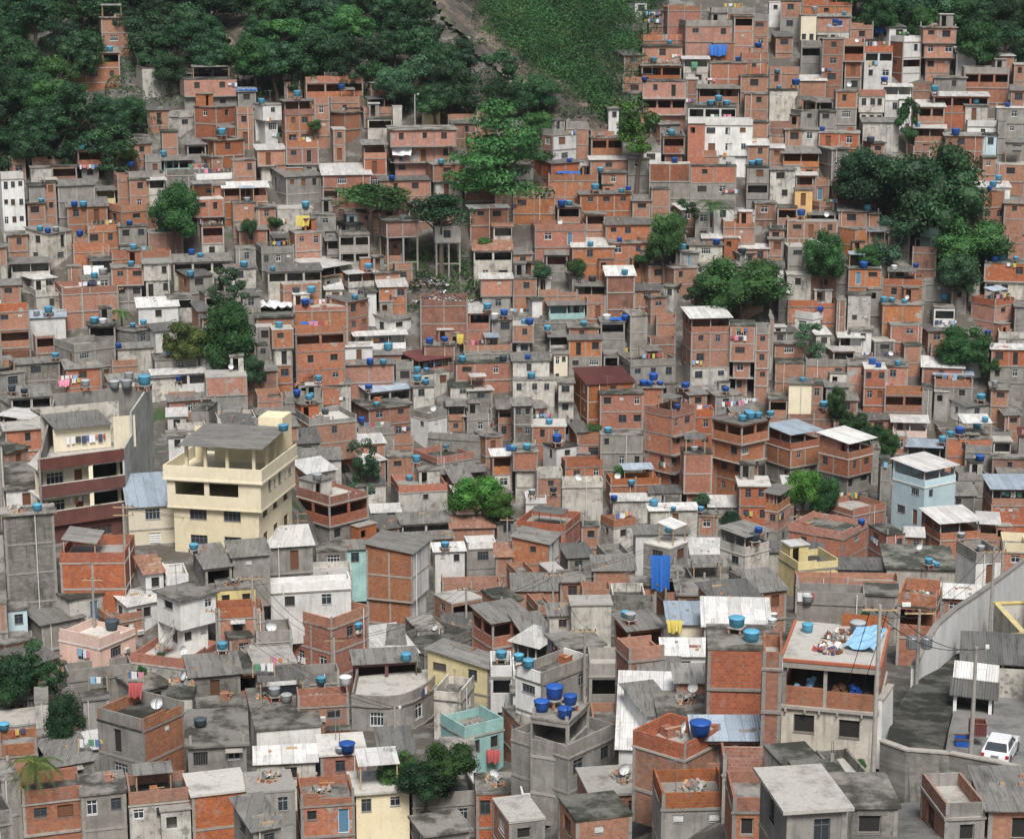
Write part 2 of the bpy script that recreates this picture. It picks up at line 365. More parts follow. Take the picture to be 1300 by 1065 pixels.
SPECS = '''
T 0 0
515 520 668 88 240 B f n1
333 350 608 272 420 B sg o
700 725 910 345 445 w f x
915 935 1155 375 402 B cg
925 940 1205 402 560 B f e n2
1205 1210 1300 465 540 G sb
990 1100 1200 545 700 B f n1
1200 1205 1290 548 700 B p n1
1035 1090 1245 712 815 B f n1
1180 1185 1300 812 930 B f n2
820 825 905 668 770 B f x
730 740 820 790 870 G p
820 835 985 815 878 T cg
160 165 385 798 860 B p x
155 160 262 850 940 w f n2
262 265 390 845 920 b f o
390 400 520 765 900 B sd o
45 50 130 800 890 B p n1
0 20 130 880 1170 W p n3
285 300 485 945 1085 G sg x
150 155 232 940 1120 G f x
225 230 288 925 1100 B f n1
580 600 700 890 1010 B p x
645 660 840 880 1010 G p o
745 760 840 915 1040 w cw
840 845 1180 862 950 g p x
955 1000 1180 885 965 W p n2
965 970 1140 945 1060 B sg n1
1135 1140 1360 955 1085 B cw
T 325 0
140 145 225 418 482 B p x
245 255 545 392 520 B p o
330 335 425 325 400 G cw
0 40 135 530 720 W f n1
135 150 296 515 560 B cg
140 155 296 560 710 B f n2
296 300 376 500 690 B p n1
376 380 525 492 575 B p n1
380 450 530 572 680 B f x
525 548 690 545 600 B p x
560 568 690 600 690 w f o
390 395 455 655 810 B f n1
150 155 320 722 880 B p n2
0 10 150 762 885 B sw n1
540 550 665 735 770 B cg
545 552 655 765 930 B f n1
675 685 1020 658 925 B f n3 e
860 900 1062 835 1030 B f n1
620 630 890 918 1040 B sd n2
85 155 335 900 1010 G sg n3
335 342 585 890 1010 B sw n1
690 695 742 540 620 w f n1
840 842 935 510 610 Y f n2
T 650 0
770 790 960 28 150 B p x
835 880 1120 105 250 B pG n2
1005 1012 1230 40 125 B pG n1
1120 1125 1222 82 255 B f n1
1216 1220 1300 75 235 B pG n1
590 665 890 178 235 B p x
648 662 862 232 330 B f n1
860 870 995 300 400 w cw
1000 1005 1190 318 420 B f x
1160 1165 1300 272 385 B p n1
650 658 858 332 412 B f o
655 662 880 412 600 B f n2 e
880 885 942 400 520 b f x
940 948 1152 450 520 B cg
1155 1160 1300 385 480 B f n1
1176 1182 1300 475 560 B f n1
882 890 1130 540 640 W f o b826
880 890 1215 605 830 W p n4
484 490 542 550 640 W f n1
1215 1220 1300 620 705 B f x
1190 1195 1300 738 860 B sw n1
105 205 335 658 840 BW pG n1
270 275 388 625 745 B pG x
392 400 520 668 740 B p x
395 402 562 700 810 B f o
660 666 755 738 890 W pG n1
760 765 876 690 835 b f n1
110 200 345 832 910 B sd x
175 185 435 888 990 B p x
445 455 580 878 960 B sd n1
690 696 902 830 1000 b f x
905 928 1050 765 845 B p n0
900 905 1135 842 1010 B f n2
1180 1190 1300 845 1010 G f n1
0 10 215 948 1030 B p x
390 398 592 812 885 B sw n1
585 590 690 800 900 G f n1
T 975 0
60 62 165 5 150 B f n1
0 5 62 10 80 W f n1
165 172 420 2 100 B p n1
160 165 242 78 215 C f n2
240 246 415 85 195 B sg n1
410 416 532 118 200 B p n1
370 376 482 200 460 B p n1
480 486 626 235 400 W pB n2
160 166 266 210 335 G pG n1
264 270 376 195 450 B f n1
615 680 772 185 370 BW pW n2
765 780 945 138 365 B f n2
950 954 1052 262 340 W sw x
1062 1100 1245 285 345 B sw n1
1240 1246 1300 325 435 B f n1
985 992 1215 342 465 B pG n2
830 842 1000 392 480 G f n1
725 730 835 430 525 b p x
585 592 722 440 570 W cw
0 6 155 345 470 B p n2
0 6 145 455 575 w f n1
150 160 292 410 475 B sw n0
450 458 586 458 610 w pB n3
334 340 446 462 650 B f n1
180 190 336 520 590 G cg
108 165 260 562 650 G f n1
255 262 336 562 660 G f n1
80 86 172 655 735 B f n1
168 172 252 655 730 w f n1
0 6 168 620 695 b p x
0 4 78 690 745 B f x
250 256 460 672 770 B f n2
830 838 1110 488 590 B sw n2
980 1000 1110 535 610 w sg n1
752 760 892 542 625 B sw n1
740 746 892 650 715 B cw
470 480 662 620 700 w sg n2
890 896 1086 690 800 B sg n1
1085 1090 1155 680 800 L f n1
1150 1160 1198 612 810 G f n1
1000 1010 1200 612 695 W p n1
1150 1156 1300 545 690 G f n1
1195 1200 1300 722 810 G sg n1
1152 1158 1300 832 910 B f n1
1080 1088 1152 800 920 B f n1
65 75 256 778 890 B cg
0 6 76 752 860 B sw n1
258 320 402 755 905 G f x
0 8 135 862 990 w sg n1
134 140 242 890 970 B sw n1
130 134 222 962 1080 O f n1
1035 1050 1222 950 1040 W sw x
1225 1230 1300 460 560 B sg n1
T 0 240
125 145 232 72 180 B f n1
230 236 290 -50 120 B f n1
475 490 585 8 65 Y cg
340 346 546 92 210 B sg n2
545 618 750 88 200 B p n1
598 606 746 190 300 G f n2
655 662 762 -50 90 B f n1
440 450 606 188 310 B p n2
750 756 930 222 320 b f x
140 250 370 228 350 w sg n1
370 375 446 240 310 B f x
370 376 556 292 395 B p x
450 456 562 345 420 G f n1
38 45 142 232 330 B f n1
0 3 40 292 465 B f n1
50 60 252 380 450 w cg
565 572 870 325 440 B p x
565 572 732 400 570 B f n2
730 736 870 375 565 w f n2
870 882 1172 372 450 w sg o
1145 1156 1300 405 510 w sg n1
975 986 1140 52 190 B f n2
1020 1028 1140 185 340 B f n1
1180 1186 1300 72 210 B f n1
1188 1200 1300 305 420 G f n1
338 346 416 398 450 B f x
290 320 602 505 650 B p n0
120 180 280 460 500 w cw
155 186 336 515 610 w pw n1
0 6 106 490 590 B sg n1
0 5 156 592 870 B p n2
150 156 332 655 750 W sb x
278 385 586 792 970 G pG n2
445 455 586 692 800 g f o
178 186 282 745 875 B f o
586 690 782 722 800 g f n1
560 570 702 872 930 B p x
590 600 782 812 900 w sg n0
700 706 906 602 700 W sw n1
780 790 1006 865 950 G f n1
765 776 1042 945 1000 W sw o
545 562 905 975 1045 w sg n1
325 340 516 915 1010 B sg n1
1195 1200 1300 780 890 b sg n1
1040 1050 1256 955 1090 B f x
60 72 302 892 970 g sg n1
T 325 240
0 3 102 92 205 B f n1
100 106 290 100 150 w f x
275 280 406 132 225 G f n1
165 200 332 225 320 B f n2
412 425 578 232 395 G f n1
350 362 440 262 330 G cg
0 30 196 295 395 G pG n3
50 62 332 420 500 w sd o
120 140 332 488 560 B p x
185 330 476 402 500 B cw
425 470 616 430 500 w cw
360 468 572 575 740 B sd n2
608 626 766 498 610 B sw n2
592 680 792 668 730 W sg n1
560 566 612 520 640 W f n1
905 910 1042 192 272 w f n1 h415
618 665 828 162 245 b f x h440
455 460 522 122 165 L f n1
1070 1088 1282 100 200 B sw n2
1200 1206 1300 190 270 w st o
1100 1106 1300 312 440 w st o
1135 1142 1300 456 600 B sw n1
828 836 1076 562 760 b p x
970 976 1190 632 740 B sw o
192 206 456 705 990 B p n2
80 88 196 712 985 B f n1
185 192 466 590 690 B p x
258 266 430 646 700 B cb
0 4 190 650 705 B f x
0 4 86 700 810 G f n1
0 4 62 792 870 G f n1
495 505 762 745 810 W cw
440 446 592 802 860 W sw n1
438 446 702 895 970 B sg x
575 582 736 842 890 B sg n0
735 830 985 872 960 GB cr
740 830 980 940 1030 w f n2
848 856 1010 792 870 b f x
1048 1056 1300 795 850 B p x
1050 1060 1300 840 900 G f n2
1008 1016 1300 885 990 B f n2
1210 1216 1300 22 90 B p n1
335 340 420 -5 80 B f n1
700 712 800 880 980 G p n1
T 650 240
0 5 220 12 115 B p n2
225 232 346 88 165 B f o
90 116 372 180 330 B p n2
370 376 472 125 230 B f n1
328 346 606 28 130 B sg n3
605 612 702 60 130 B sg n1
700 706 802 0 125 B f x
458 476 706 182 275 B sd n3
490 500 692 272 370 B f n2
300 306 516 295 395 B sw n1
922 930 1002 112 245 G f n1
1105 1112 1232 110 150 w p x
1065 1072 1232 165 285 B p n1
822 832 942 322 390 G sg n1
890 898 1066 285 375 w sd n1
1150 1156 1300 302 350 B sw n2
960 968 1152 250 310 B sw n1
765 822 946 402 495 B f n2
770 822 872 492 560 w f n1
0 5 126 455 545 B f n1
125 132 332 512 575 B p x
325 332 476 492 550 B cg
370 380 476 548 645 B p n1
468 480 622 440 620 b sw x
180 190 372 590 665 T cg
0 5 380 655 710 g p x
180 192 296 750 800 w cg
280 288 456 765 915 B sg n2
440 450 572 672 770 G f n2
570 600 686 640 790 G f x
725 732 832 652 760 B p x
860 905 1100 655 740 G cw
858 906 1100 738 1010 B f n2 e
1098 1102 1226 690 1010 B f n1
1225 1230 1300 700 1010 B pG n1
455 466 542 842 910 G f o
540 600 832 868 1000 G p n3
205 212 282 832 965 C f n2
0 5 190 872 1010 w sg n1
0 4 110 690 830 B f n1
690 700 830 760 860 b p x
285 290 440 700 780 B f n1
T 975 240
38 46 146 92 195 B f n1
0 5 80 200 300 B f n1
90 96 350 162 250 B f n3
205 212 346 130 170 L cg
350 356 496 112 210 B sg n1
490 496 562 122 210 B f x
355 440 532 205 310 B f x
1005 1090 1195 12 185 B f n2
1190 1196 1300 72 170 B sg n1
1212 1220 1300 242 330 B p x
725 732 852 292 370 b p x
765 772 892 196 275 T p x
75 100 182 292 405 G f n1
90 96 216 432 500 w f n1
0 4 72 250 350 B f n1
1082 1092 1300 372 545 B f n3
398 406 572 402 530 B f n2
570 576 782 455 545 B p n2
705 712 792 462 555 G f n1
558 580 780 585 690 B f x
600 620 778 690 790 B f n1
680 690 772 790 880 B f x
395 402 516 532 690 w f n2
338 346 392 562 705 b f n1
45 225 346 632 705 W p n1
80 100 342 565 630 B p x
830 840 942 602 700 W f o
1030 1145 1246 565 705 B p n1
1242 1250 1300 592 710 G f n1
1120 1128 1300 812 980 B sw n2
1160 1168 1300 725 800 w pw n1
355 362 476 752 800 w cw
180 190 402 862 950 B pG n2
28 36 182 882 965 B f x
385 400 702 892 1010 B f n2
775 782 985 902 980 B sw n1
835 842 1030 940 1010 L sb n1
820 826 930 790 850 b p x
0 4 24 660 900 B f x
T 0 480
5 150 226 205 300 g cw
20 30 252 262 365 B f n1
0 80 252 150 160 w sg x
45 60 256 100 180 w sg n1
28 36 224 560 690 W f n1 d11
38 46 292 692 1190 g f x
320 640 702 885 1110 B p x
850 858 945 290 390 W f n1
895 902 1046 245 290 w p x
975 1060 1105 160 260 G f x
1095 1106 1300 205 260 w p x
850 862 1062 118 160 B sg n1
848 852 945 195 240 w sw n1
0 5 30 330 680 G f n1
855 862 1000 90 130 B p x
T 325 480
0 10 136 85 160 B p x
140 150 342 90 165 G p x
0 15 190 185 215 w cg
345 352 482 35 130 w sg n1
478 575 785 72 160 G sb n2
478 575 785 155 300 B f n2
785 800 906 42 140 w sg n1
785 878 972 180 300 W pG n1
968 976 1062 140 215 B cg
185 272 512 205 310 B pG n1
305 345 502 250 330 B cw
515 590 692 295 330 G p x
510 522 702 255 340 G p x
675 688 802 305 370 B p n0
660 668 802 402 490 B f n1
800 920 1115 402 490 G pB n1
875 1168 1252 290 360 G p x
1110 1166 1252 300 390 B f n1
1190 1202 1300 395 560 B sw n1
1225 1230 1300 155 245 B cg
205 222 432 418 470 w sg x
215 375 580 605 860 B p o
680 726 972 548 700 w pB n1
585 592 732 682 740 G sw x
925 945 1178 485 530 w cg
428 445 566 870 1000 T sg n1
565 795 888 888 1260 BW sg x
440 452 886 848 880 w sg x
890 902 1002 815 890 B sg n1
1060 1072 1226 832 940 G pW n1
725 742 985 742 800 w sg n1
980 992 1212 762 810 B st x
900 910 1060 880 1010 W sw n2
1210 1218 1300 905 990 B st x
1065 1072 1200 180 250 G pG n1
T 650 480
0 10 106 140 345 g sg n2
92 102 272 242 350 B f n2
230 236 312 20 165 w f n1 e
0 4 216 8 110 w f n3
315 382 620 32 240 B sr n1
438 446 666 78 290 B f n3
440 448 662 286 490 G f n3
612 620 766 45 150 B f x
665 805 916 165 540 B p n2 e
912 920 1022 165 400 B p n1
1010 1158 1300 235 590 B f o n2
850 870 1012 382 630 B f x
1145 1152 1300 542 720 B f n2
155 226 326 352 460 W f n1
250 270 468 422 530 B p n2
320 330 472 305 410 B p n1
0 5 130 372 580 B f x
120 126 256 472 610 B pw n1
250 254 460 520 740 w p x
480 500 756 512 600 B p x
500 512 702 622 680 w sw x
690 702 856 582 640 w sd n1
688 702 942 672 770 w sw n1
940 946 1042 695 830 B f n1
995 1002 1152 652 700 G sw x
445 515 626 722 880 w pB n1
612 626 892 792 990 W sg n1
345 352 442 752 890 B f n1
20 270 342 745 890 B p n0
0 185 242 842 960 BW sg n1
665 800 892 862 1030 G f n1
405 416 622 975 1040 B sg x
1050 1182 1300 802 1000 w cg
900 912 1062 892 950 G sw o
895 902 1056 965 1030 G sg x
760 770 860 600 660 g p x
T 975 480
95 102 216 22 180 C f x
0 4 96 105 205 B f n1
214 220 276 32 130 B f n1
95 102 362 182 230 b p x
475 482 592 -50 165 B f n2
580 588 782 52 190 B p n1
780 786 828 55 190 G f n1
835 842 1032 10 115 G pB n2
1120 1128 1216 52 170 B f n1
905 1005 1128 145 220 WG sd n1
622 632 802 220 300 P cw
802 890 1228 275 310 G p x
860 900 1132 305 410 B f n1
700 706 872 345 400 G cb
632 640 702 292 390 B f n1
1175 1200 1276 188 260 B sg n1
1130 1142 1228 315 400 w f o
1130 1136 1300 402 500 b f n1
1265 1272 1300 290 380 G sr n1
-20 110 256 285 340 B cb
-20 110 256 330 520 B f n2
255 400 530 330 390 B cw
255 400 530 385 630 B f n2
518 526 562 352 470 G f x
618 785 934 470 545 L cw
618 785 932 540 780 L f n2
558 566 618 425 650 G f n2
1075 1130 1345 560 620 B cb
1075 1130 1345 620 760 B f n1
775 870 1066 735 790 B cw
778 870 1066 785 900 B f n1
1062 1070 1162 735 830 B cw
690 696 782 802 910 b sw n1
-20 45 102 590 640 B cg
-20 45 102 635 840 B f n1
265 430 592 665 760 B p x
100 375 512 782 920 B p n1
508 596 690 795 955 B f n2
50 150 352 935 1020 Y p x
0 5 272 880 950 w sd x
275 282 572 965 1010 g sd n0
580 602 942 955 1020 w f x d9
945 1050 1172 885 1060 W pG n1
1172 1182 1300 835 1040 B pC n1
985 1000 1130 340 440 G p n1
T 0 725
138 215 425 270 345 G sg x
300 512 686 342 510 P p n1
325 345 672 505 610 G p x
698 742 832 12 110 W st n1
800 925 1100 145 440 W f n2
1098 1106 1300 92 190 Y f n2
1105 1112 1300 190 350 B pB n1
1118 1130 1345 520 640 B f o d8
665 960 1116 445 560 w pB x
958 975 1222 535 690 g sg n1
855 980 1006 632 750 w f n1
512 735 952 752 1080 GB p n1
415 435 562 650 900 G f n0
955 962 1252 885 1070 G f n2 d8
1005 1012 1246 690 800 B f x
0 5 192 885 1060 B p x
178 186 252 668 860 w f x
395 410 738 905 1000 W sw x
0 4 45 160 420 B f n1
38 46 142 192 340 L f n1
830 850 960 20 140 W p n1
T 325 725
68 76 484 62 205 W p n2
120 130 272 5 66 B p x
270 276 486 5 70 w p x
0 5 46 205 370 B p n1
182 385 578 242 530 BB p n1
0 5 186 308 450 G p n1
-80 0 205 475 610 W f o d9
455 470 752 378 460 B sg x
758 822 952 298 400 g f x
938 946 1242 62 150 B p x
850 856 1100 385 460 g p x t48 d5
400 500 826 455 510 W sw x
495 505 820 470 610 M sg o
208 216 474 635 840 B pB n2
170 178 425 525 640 G p x
85 92 232 692 800 B p x
-60 5 330 800 900 W f x d10
860 1178 1200 490 625 YG sg n2 t62 d3
905 1040 1116 610 740 w p n1
1185 1192 1300 480 760 W p o
940 1060 1262 790 1000 T p n2
1098 1200 1400 262 400 B sg o
318 332 562 930 1080 B f n1
0 5 302 975 1080 w sw n1
620 640 800 930 1100 g sd n1
930 945 1120 940 1100 W f n2
T 650 725
0 5 246 98 160 B sg x
240 246 362 48 170 B f n1
350 356 502 92 170 B p x
288 300 502 165 360 w f x
180 190 300 222 400 w sg n1
0 50 186 300 360 B sg o
0 130 242 385 440 w cw
100 150 385 515 760 WG p n3 t50 d3
385 392 572 470 700 G p n1
520 590 768 300 400 B sg o
522 590 768 392 700 B p x
490 496 722 155 240 g p n0
505 512 680 130 220 w p x
605 612 732 62 160 B f x
788 800 992 265 360 C sb x
765 772 982 425 500 W sw n1
640 650 842 520 680 W sg n1
818 836 1012 560 660 B sg x
985 990 1320 385 700 B f x d5
970 976 1300 275 350 B sw x d5
572 580 742 675 720 g p x
530 542 830 895 960 W sw x d10
722 742 1062 735 800 w f x d5
612 870 1062 880 1080 B p x
0 285 540 880 1090 GG p n2
90 285 382 765 890 G f o b1080
912 930 1320 850 1000 B sb o
0 5 62 605 720 W f n1
0 5 146 500 620 W p n0
1060 1070 1320 950 1100 b p x
T 975 725
130 142 656 28 110 B p x d2.5
140 146 482 100 240 G p x d3
480 486 650 110 240 G f n0 d3
656 845 882 125 350 B p o
870 880 1062 130 220 B sw n1
1262 1300 1400 20 140 W p n1
T 0 940
-40 20 110 200 420 G f n2 d4
100 120 420 262 420 B p n2 d4
400 420 640 270 420 G f n2 d4
640 660 960 265 420 w pB n3 d4
940 980 1260 275 420 B f n2 d4
1240 1260 1500 262 420 G f n2 d4
1500 1530 1800 272 420 B p n2 d4
1780 1810 2080 262 420 C f n2 d4
2060 2100 2420 275 420 G p n2 d4
2400 2420 2640 265 420 B f n2 d4
2620 2650 2960 270 420 W p n2 d4
2940 3000 3340 272 420 B f n2 d4
3320 3360 3700 268 420 G pB n2 d4
3680 3720 3960 290 420 B p n2 d4
T 975 725
-42 -38 58 410 900 B p n1 d4
'''
# water tanks: x y colour (l light blue, b deep blue, g grey, d dark), tile units
TANKS = '''
T 0 0
1012 292 l 1066 290 l 830 768 l 664 852 b 782 852 b 1128 705 l
T 325 0
28 508 l 395 328 l 305 488 b 210 500 l 435 482 b 458 372 l 940 806 l 690 920 b 226 715 l
T 650 0
178 636 b 328 612 l 448 862 l 422 955 l 555 950 l 958 528 l 1008 526 l 1048 526 l 1088 524 l 720 305 l 672 440 b 820 190 l 950 742 b 640 922 l 1252 835 l 1218 845 l 1250 255 b 1146 315 b 870 52 b 918 50 l
T 975 0
235 52 g 342 200 b 815 335 b 590 405 b 845 466 l 978 245 l 1110 328 l 480 735 l 612 738 l 520 730 d 320 150 b 760 712 l 952 668 b 1170 905 l 790 410 l 1056 500 l 140 505 b 275 735 b
T 0 240
378 70 b 424 70 l 204 202 l 243 204 b 210 48 l 405 218 b 456 225 l 678 320 l 480 425 l 524 432 g 186 615 g 248 620 l 386 662 l 480 655 l 524 668 w 674 675 l 730 686 l 862 875 l 282 900 l 974 305 b 1018 318 l 600 876 b 905 965 b 968 480 l
T 325 240
252 100 l 204 570 d 228 565 l 250 560 b 240 700 b 882 765 b 958 770 b 672 790 l 1048 875 l 580 950 b 646 940 l 820 935 l 866 932 l 820 965 l 1210 692 w 1260 690 b 1110 745 l 1175 618 l 760 598 d 575 990 b 570 466 l 1256 870 d
T 650 240
60 712 l 90 708 b 180 710 l 364 706 l 395 418 g 408 440 d 410 408 l 252 60 b 290 55 l 866 288 l 668 970 b 718 965 b 480 745 w 488 610 b 575 640 b 590 90 b 1170 330 d 80 835 b
T 975 240
168 135 b 505 105 l 750 370 b 588 546 l 628 546 l 1152 340 b 1186 335 l 1258 355 l 898 552 l 1140 710 l 1115 768 b 660 925 l 640 425 w 485 405 b 780 365 l
T 0 480
436 62 g 500 66 g 582 72 g 656 74 g 578 104 g 656 112 g 736 70 l 190 645 l 985 925 l 1085 88 l 62 60 d 125 65 d
T 325 480
140 255 l 168 62 l 208 68 b 286 78 l 318 68 l 570 42 b 270 165 l 538 207 b 780 492 l 815 468 l 965 342 l 312 562 g 1285 340 b 960 962 l 820 5 l 352 155 d 760 318 b
T 650 480
664 12 b 718 10 b 228 320 b 382 520 b 280 480 b 820 675 l 796 752 l 958 672 l 1252 755 b 1228 908 d 1180 915 d 518 690 b 58 575 g 102 580 g 210 605 d 285 598 d 1170 190 l 1210 180 l 1250 175 l 1200 165 l 1268 190 l 1085 135 b 880 135 b 605 515 l 720 620 l 8 350 l
T 975 480
282 140 l 1060 225 l 1102 220 l 925 335 l 885 315 l 1076 400 b 474 778 b 978 848 g 1125 895 l 815 985 l 1080 860 g 618 705 d 920 300 b 1080 98 l 1150 90 g
T 0 725
466 158 l 570 268 d 1130 390 l 20 785 l 1018 760 d 910 370 b
T 325 725
350 152 b 518 265 l 762 450 l 328 205 g 385 205 g 330 565 l 1246 435 l 1160 652 b 1205 860 g 425 910 g 95 632 g 155 636 g 312 980 l 370 975 b 455 575 w
T 650 725
34 465 l 84 470 l 150 680 b 215 660 b 268 715 b 296 680 b 575 205 l 955 820 b 1215 325 l 1140 285 l 600 240 g
T 975 725
200 220 g 200 280 l 795 62 g 815 20 l 20 260 w 25 290 w 455 285 g
'''
# laundry lines: x y width
LAUNDRY = '''
T 0 0
1040 360 90 440 850 110 1180 435 50
T 325 0
330 385 140 100 690 50 70 610 50 640 620 60 720 800 60
T 650 0
720 70 120 720 110 110 750 370 90 1010 410 60 300 680 40 1080 790 60 1110 975 90 905 515 60 840 290 60
T 975 0
540 325 60 540 160 60 300 360 60 700 175 90
T 0 240
228 800 100 380 975 90 610 500 50
T 325 240
190 455 80 1130 655 60 130 165 40 1150 780 120 700 550 40
T 650 240
60 620 150 590 820 100 940 885 60 1150 760 90 520 885 40 1110 20 90 20 90 40 1170 720 60
T 975 240
1240 390 60 900 680 110 1160 555 90 500 850 160 630 840 90 320 65 70 690 225 50
T 0 480
440 310 220 350 0 110 390 620 90 990 570 100 1150 565 100
T 325 480
445 110 50 760 260 30
T 650 480
150 195 110 880 115 110 1130 130 150 1200 115 110 770 440 30 1210 690 50
T 975 480
1180 345 90 550 830 90 590 440 50 430 650 140 600 35 90 60 700 30
T 0 725
430 415 80 500 630 60 690 600 80 470 950 140 100 820 90
T 325 725
40 560 110 120 530 60 245 455 30 850 610 50 625 520 60
T 650 725
840 275 90 215 390 60
T 975 725
190 130 90
'''
HOUSES = []; OCC = []
STO = 2.75
WALLNAME = {'B': 'bare brick', 'b': 'dark stained brick', 'G': 'bare cement', 'g': 'blackened cement', 'W': 'white painted', 'w': 'faded whitewashed', 'C': 'cream painted', 'Y': 'yellow', 'P': 'pink', 'L': 'pale blue', 'T': 'teal', 'M': 'maroon', 'O': 'orange'}
OBJNAME = {'B': 'brick_house', 'b': 'brick_house', 'G': 'cement_house', 'g': 'cement_house'}
SHEET = {'g': 'grey', 'd': 'dark grey', 'w': 'white', 'b': 'bluish', 'r': 'maroon', 't': 'rusty'}

def parse():
    ox = oy = 0; out = []
    for ln in SPECS.strip().splitlines():
        w = ln.split()
        if w[0] == 'T': ox, oy = float(w[1]), float(w[2]); continue
        a = [float(q) / 4 for q in w[:5]]
        o = {'xl': ox + a[0], 'xc': ox + a[1], 'xr': ox + a[2], 'yt': oy + a[3], 'yb': oy + a[4], 'wall': w[5], 'roof': w[6], 'opt': w[7:]}
        for q in w[7:]:
            if q[0] == 'n': o['n'] = int(q[1:])
            if q[0] == 'd': o['d'] = float(q[1:])
            if q[0] == 'h': o['h'] = oy + float(q[1:]) / 4
            if q[0] == 't': o['t'] = math.radians(float(q[1:]))
            if q[0] == 'b': o['ref'] = oy + float(q[1:]) / 4
        out.append(o)
    # a terrace under a canopy and the storeys listed below it are one house
    drop = set()
    for i, a in enumerate(out):
        if a['roof'][0] != 'c': continue
        for j, b in enumerate(out):
            if j != i and j not in drop and b['roof'][0] == 'f' and abs(a['xl'] - b['xl']) < 5 and abs(a['xr'] - b['xr']) < 5 and a['yt'] + 4 < b['yt'] and abs(b['yt'] - a['yb']) < 5:
                a['yb'] = b['yb']; a['wall'] = b['wall']; drop.add(j)
                if 'n' in b: a['n'] = b['n']
                break
    out = [o for i, o in enumerate(out) if i not in drop]
    # a roof reaches back as far as the photo shows it: to the foot of what stands behind
    for a in out:
        wa, w = a['xc'] - a['xl'], a['xr'] - a['xl']
        if 'd' in a or 't' in a or wa > .3 * w: continue
        best = None
        for b in out:
            if b is a: continue
            ov = min(a['xr'], b['xr']) - max(a['xl'], b['xl'])
            if ov < .3 * w and ov < .6 * (b['xr'] - b['xl']): continue
            g = a['yt'] - b['yb']
            if -5 < g < 70 and b['yt'] < a['yt'] - 5 and (best is None or g < best): best = g
        if best is None: continue
        s = scale_at(a['xc'], a['yb']); al = PITCH + math.atan((a['yt'] - CY) / F)
        k = math.sin(al) + (.14 if a['roof'][0] in 'sc' else 0)
        a['dcap'] = max(2.6, (best + 3) / (s * k))
    return out

def solve(o):
    """plan of the house from what the photo shows of its two faces"""
    yb = o.get('ref') or o.get('h', o['yb']); s = scale_at(o['xc'], yb); d = F / s
    C = P(o['xc'], yb, d); phi = math.atan((o['xc'] - CX) / F)
    wa, wb = o['xc'] - o['xl'], o['xr'] - o['xc']
    rr = random.Random(int(o['xl'] * 7 + o['yt'] * 13))
    dd = o.get('d') or max(4.5, min(7.5, (wa + wb) / s * .8)) * rr.uniform(.85, 1.1)
    if 'd' not in o: dd = min(dd, o.get('dcap', 99))
    th = math.atan2(max(wa, .01), max(wb, .01))
    if 't' in o:
        th = o['t']; LA = LB = dd
        if wb > wa: LB = wb / (s * math.cos(th))
        else: LA = wa / (s * math.sin(th))
    elif wa <= 0: th, LA, LB = 0.0, dd, wb / s
    else:
        LA, LB = wa / (s * math.sin(th)), wb / (s * math.cos(th))
        if (LA < dd * .75 or wa < .12 * wb) and wa < wb:
            LA = dd; th = math.asin(min(.95, wa / (s * LA))); LB = wb / (s * math.cos(th))
        elif LB < dd * .75 and wb < wa:
            LB = dd; th = math.pi / 2 - math.asin(min(.95, wb / (s * LB))); LA = wa / (s * math.sin(th))
    o.update(s=s, C=C, th=th - phi + math.radians(rr.uniform(-2.5, 2.5)), LA=LA, LB=LB, d_=d)
    o['zt'] = at_y(o['xc'], o['yt'], C.y).z; o['zv'] = at_y(o['xc'], o['yb'], C.y).z
    o['z0'] = C.z - 3.5
    o['area'] = (o['xr'] - o['xl']) * max(4, o['yb'] - o['yt'])
    o['rnd'] = rr
    return o

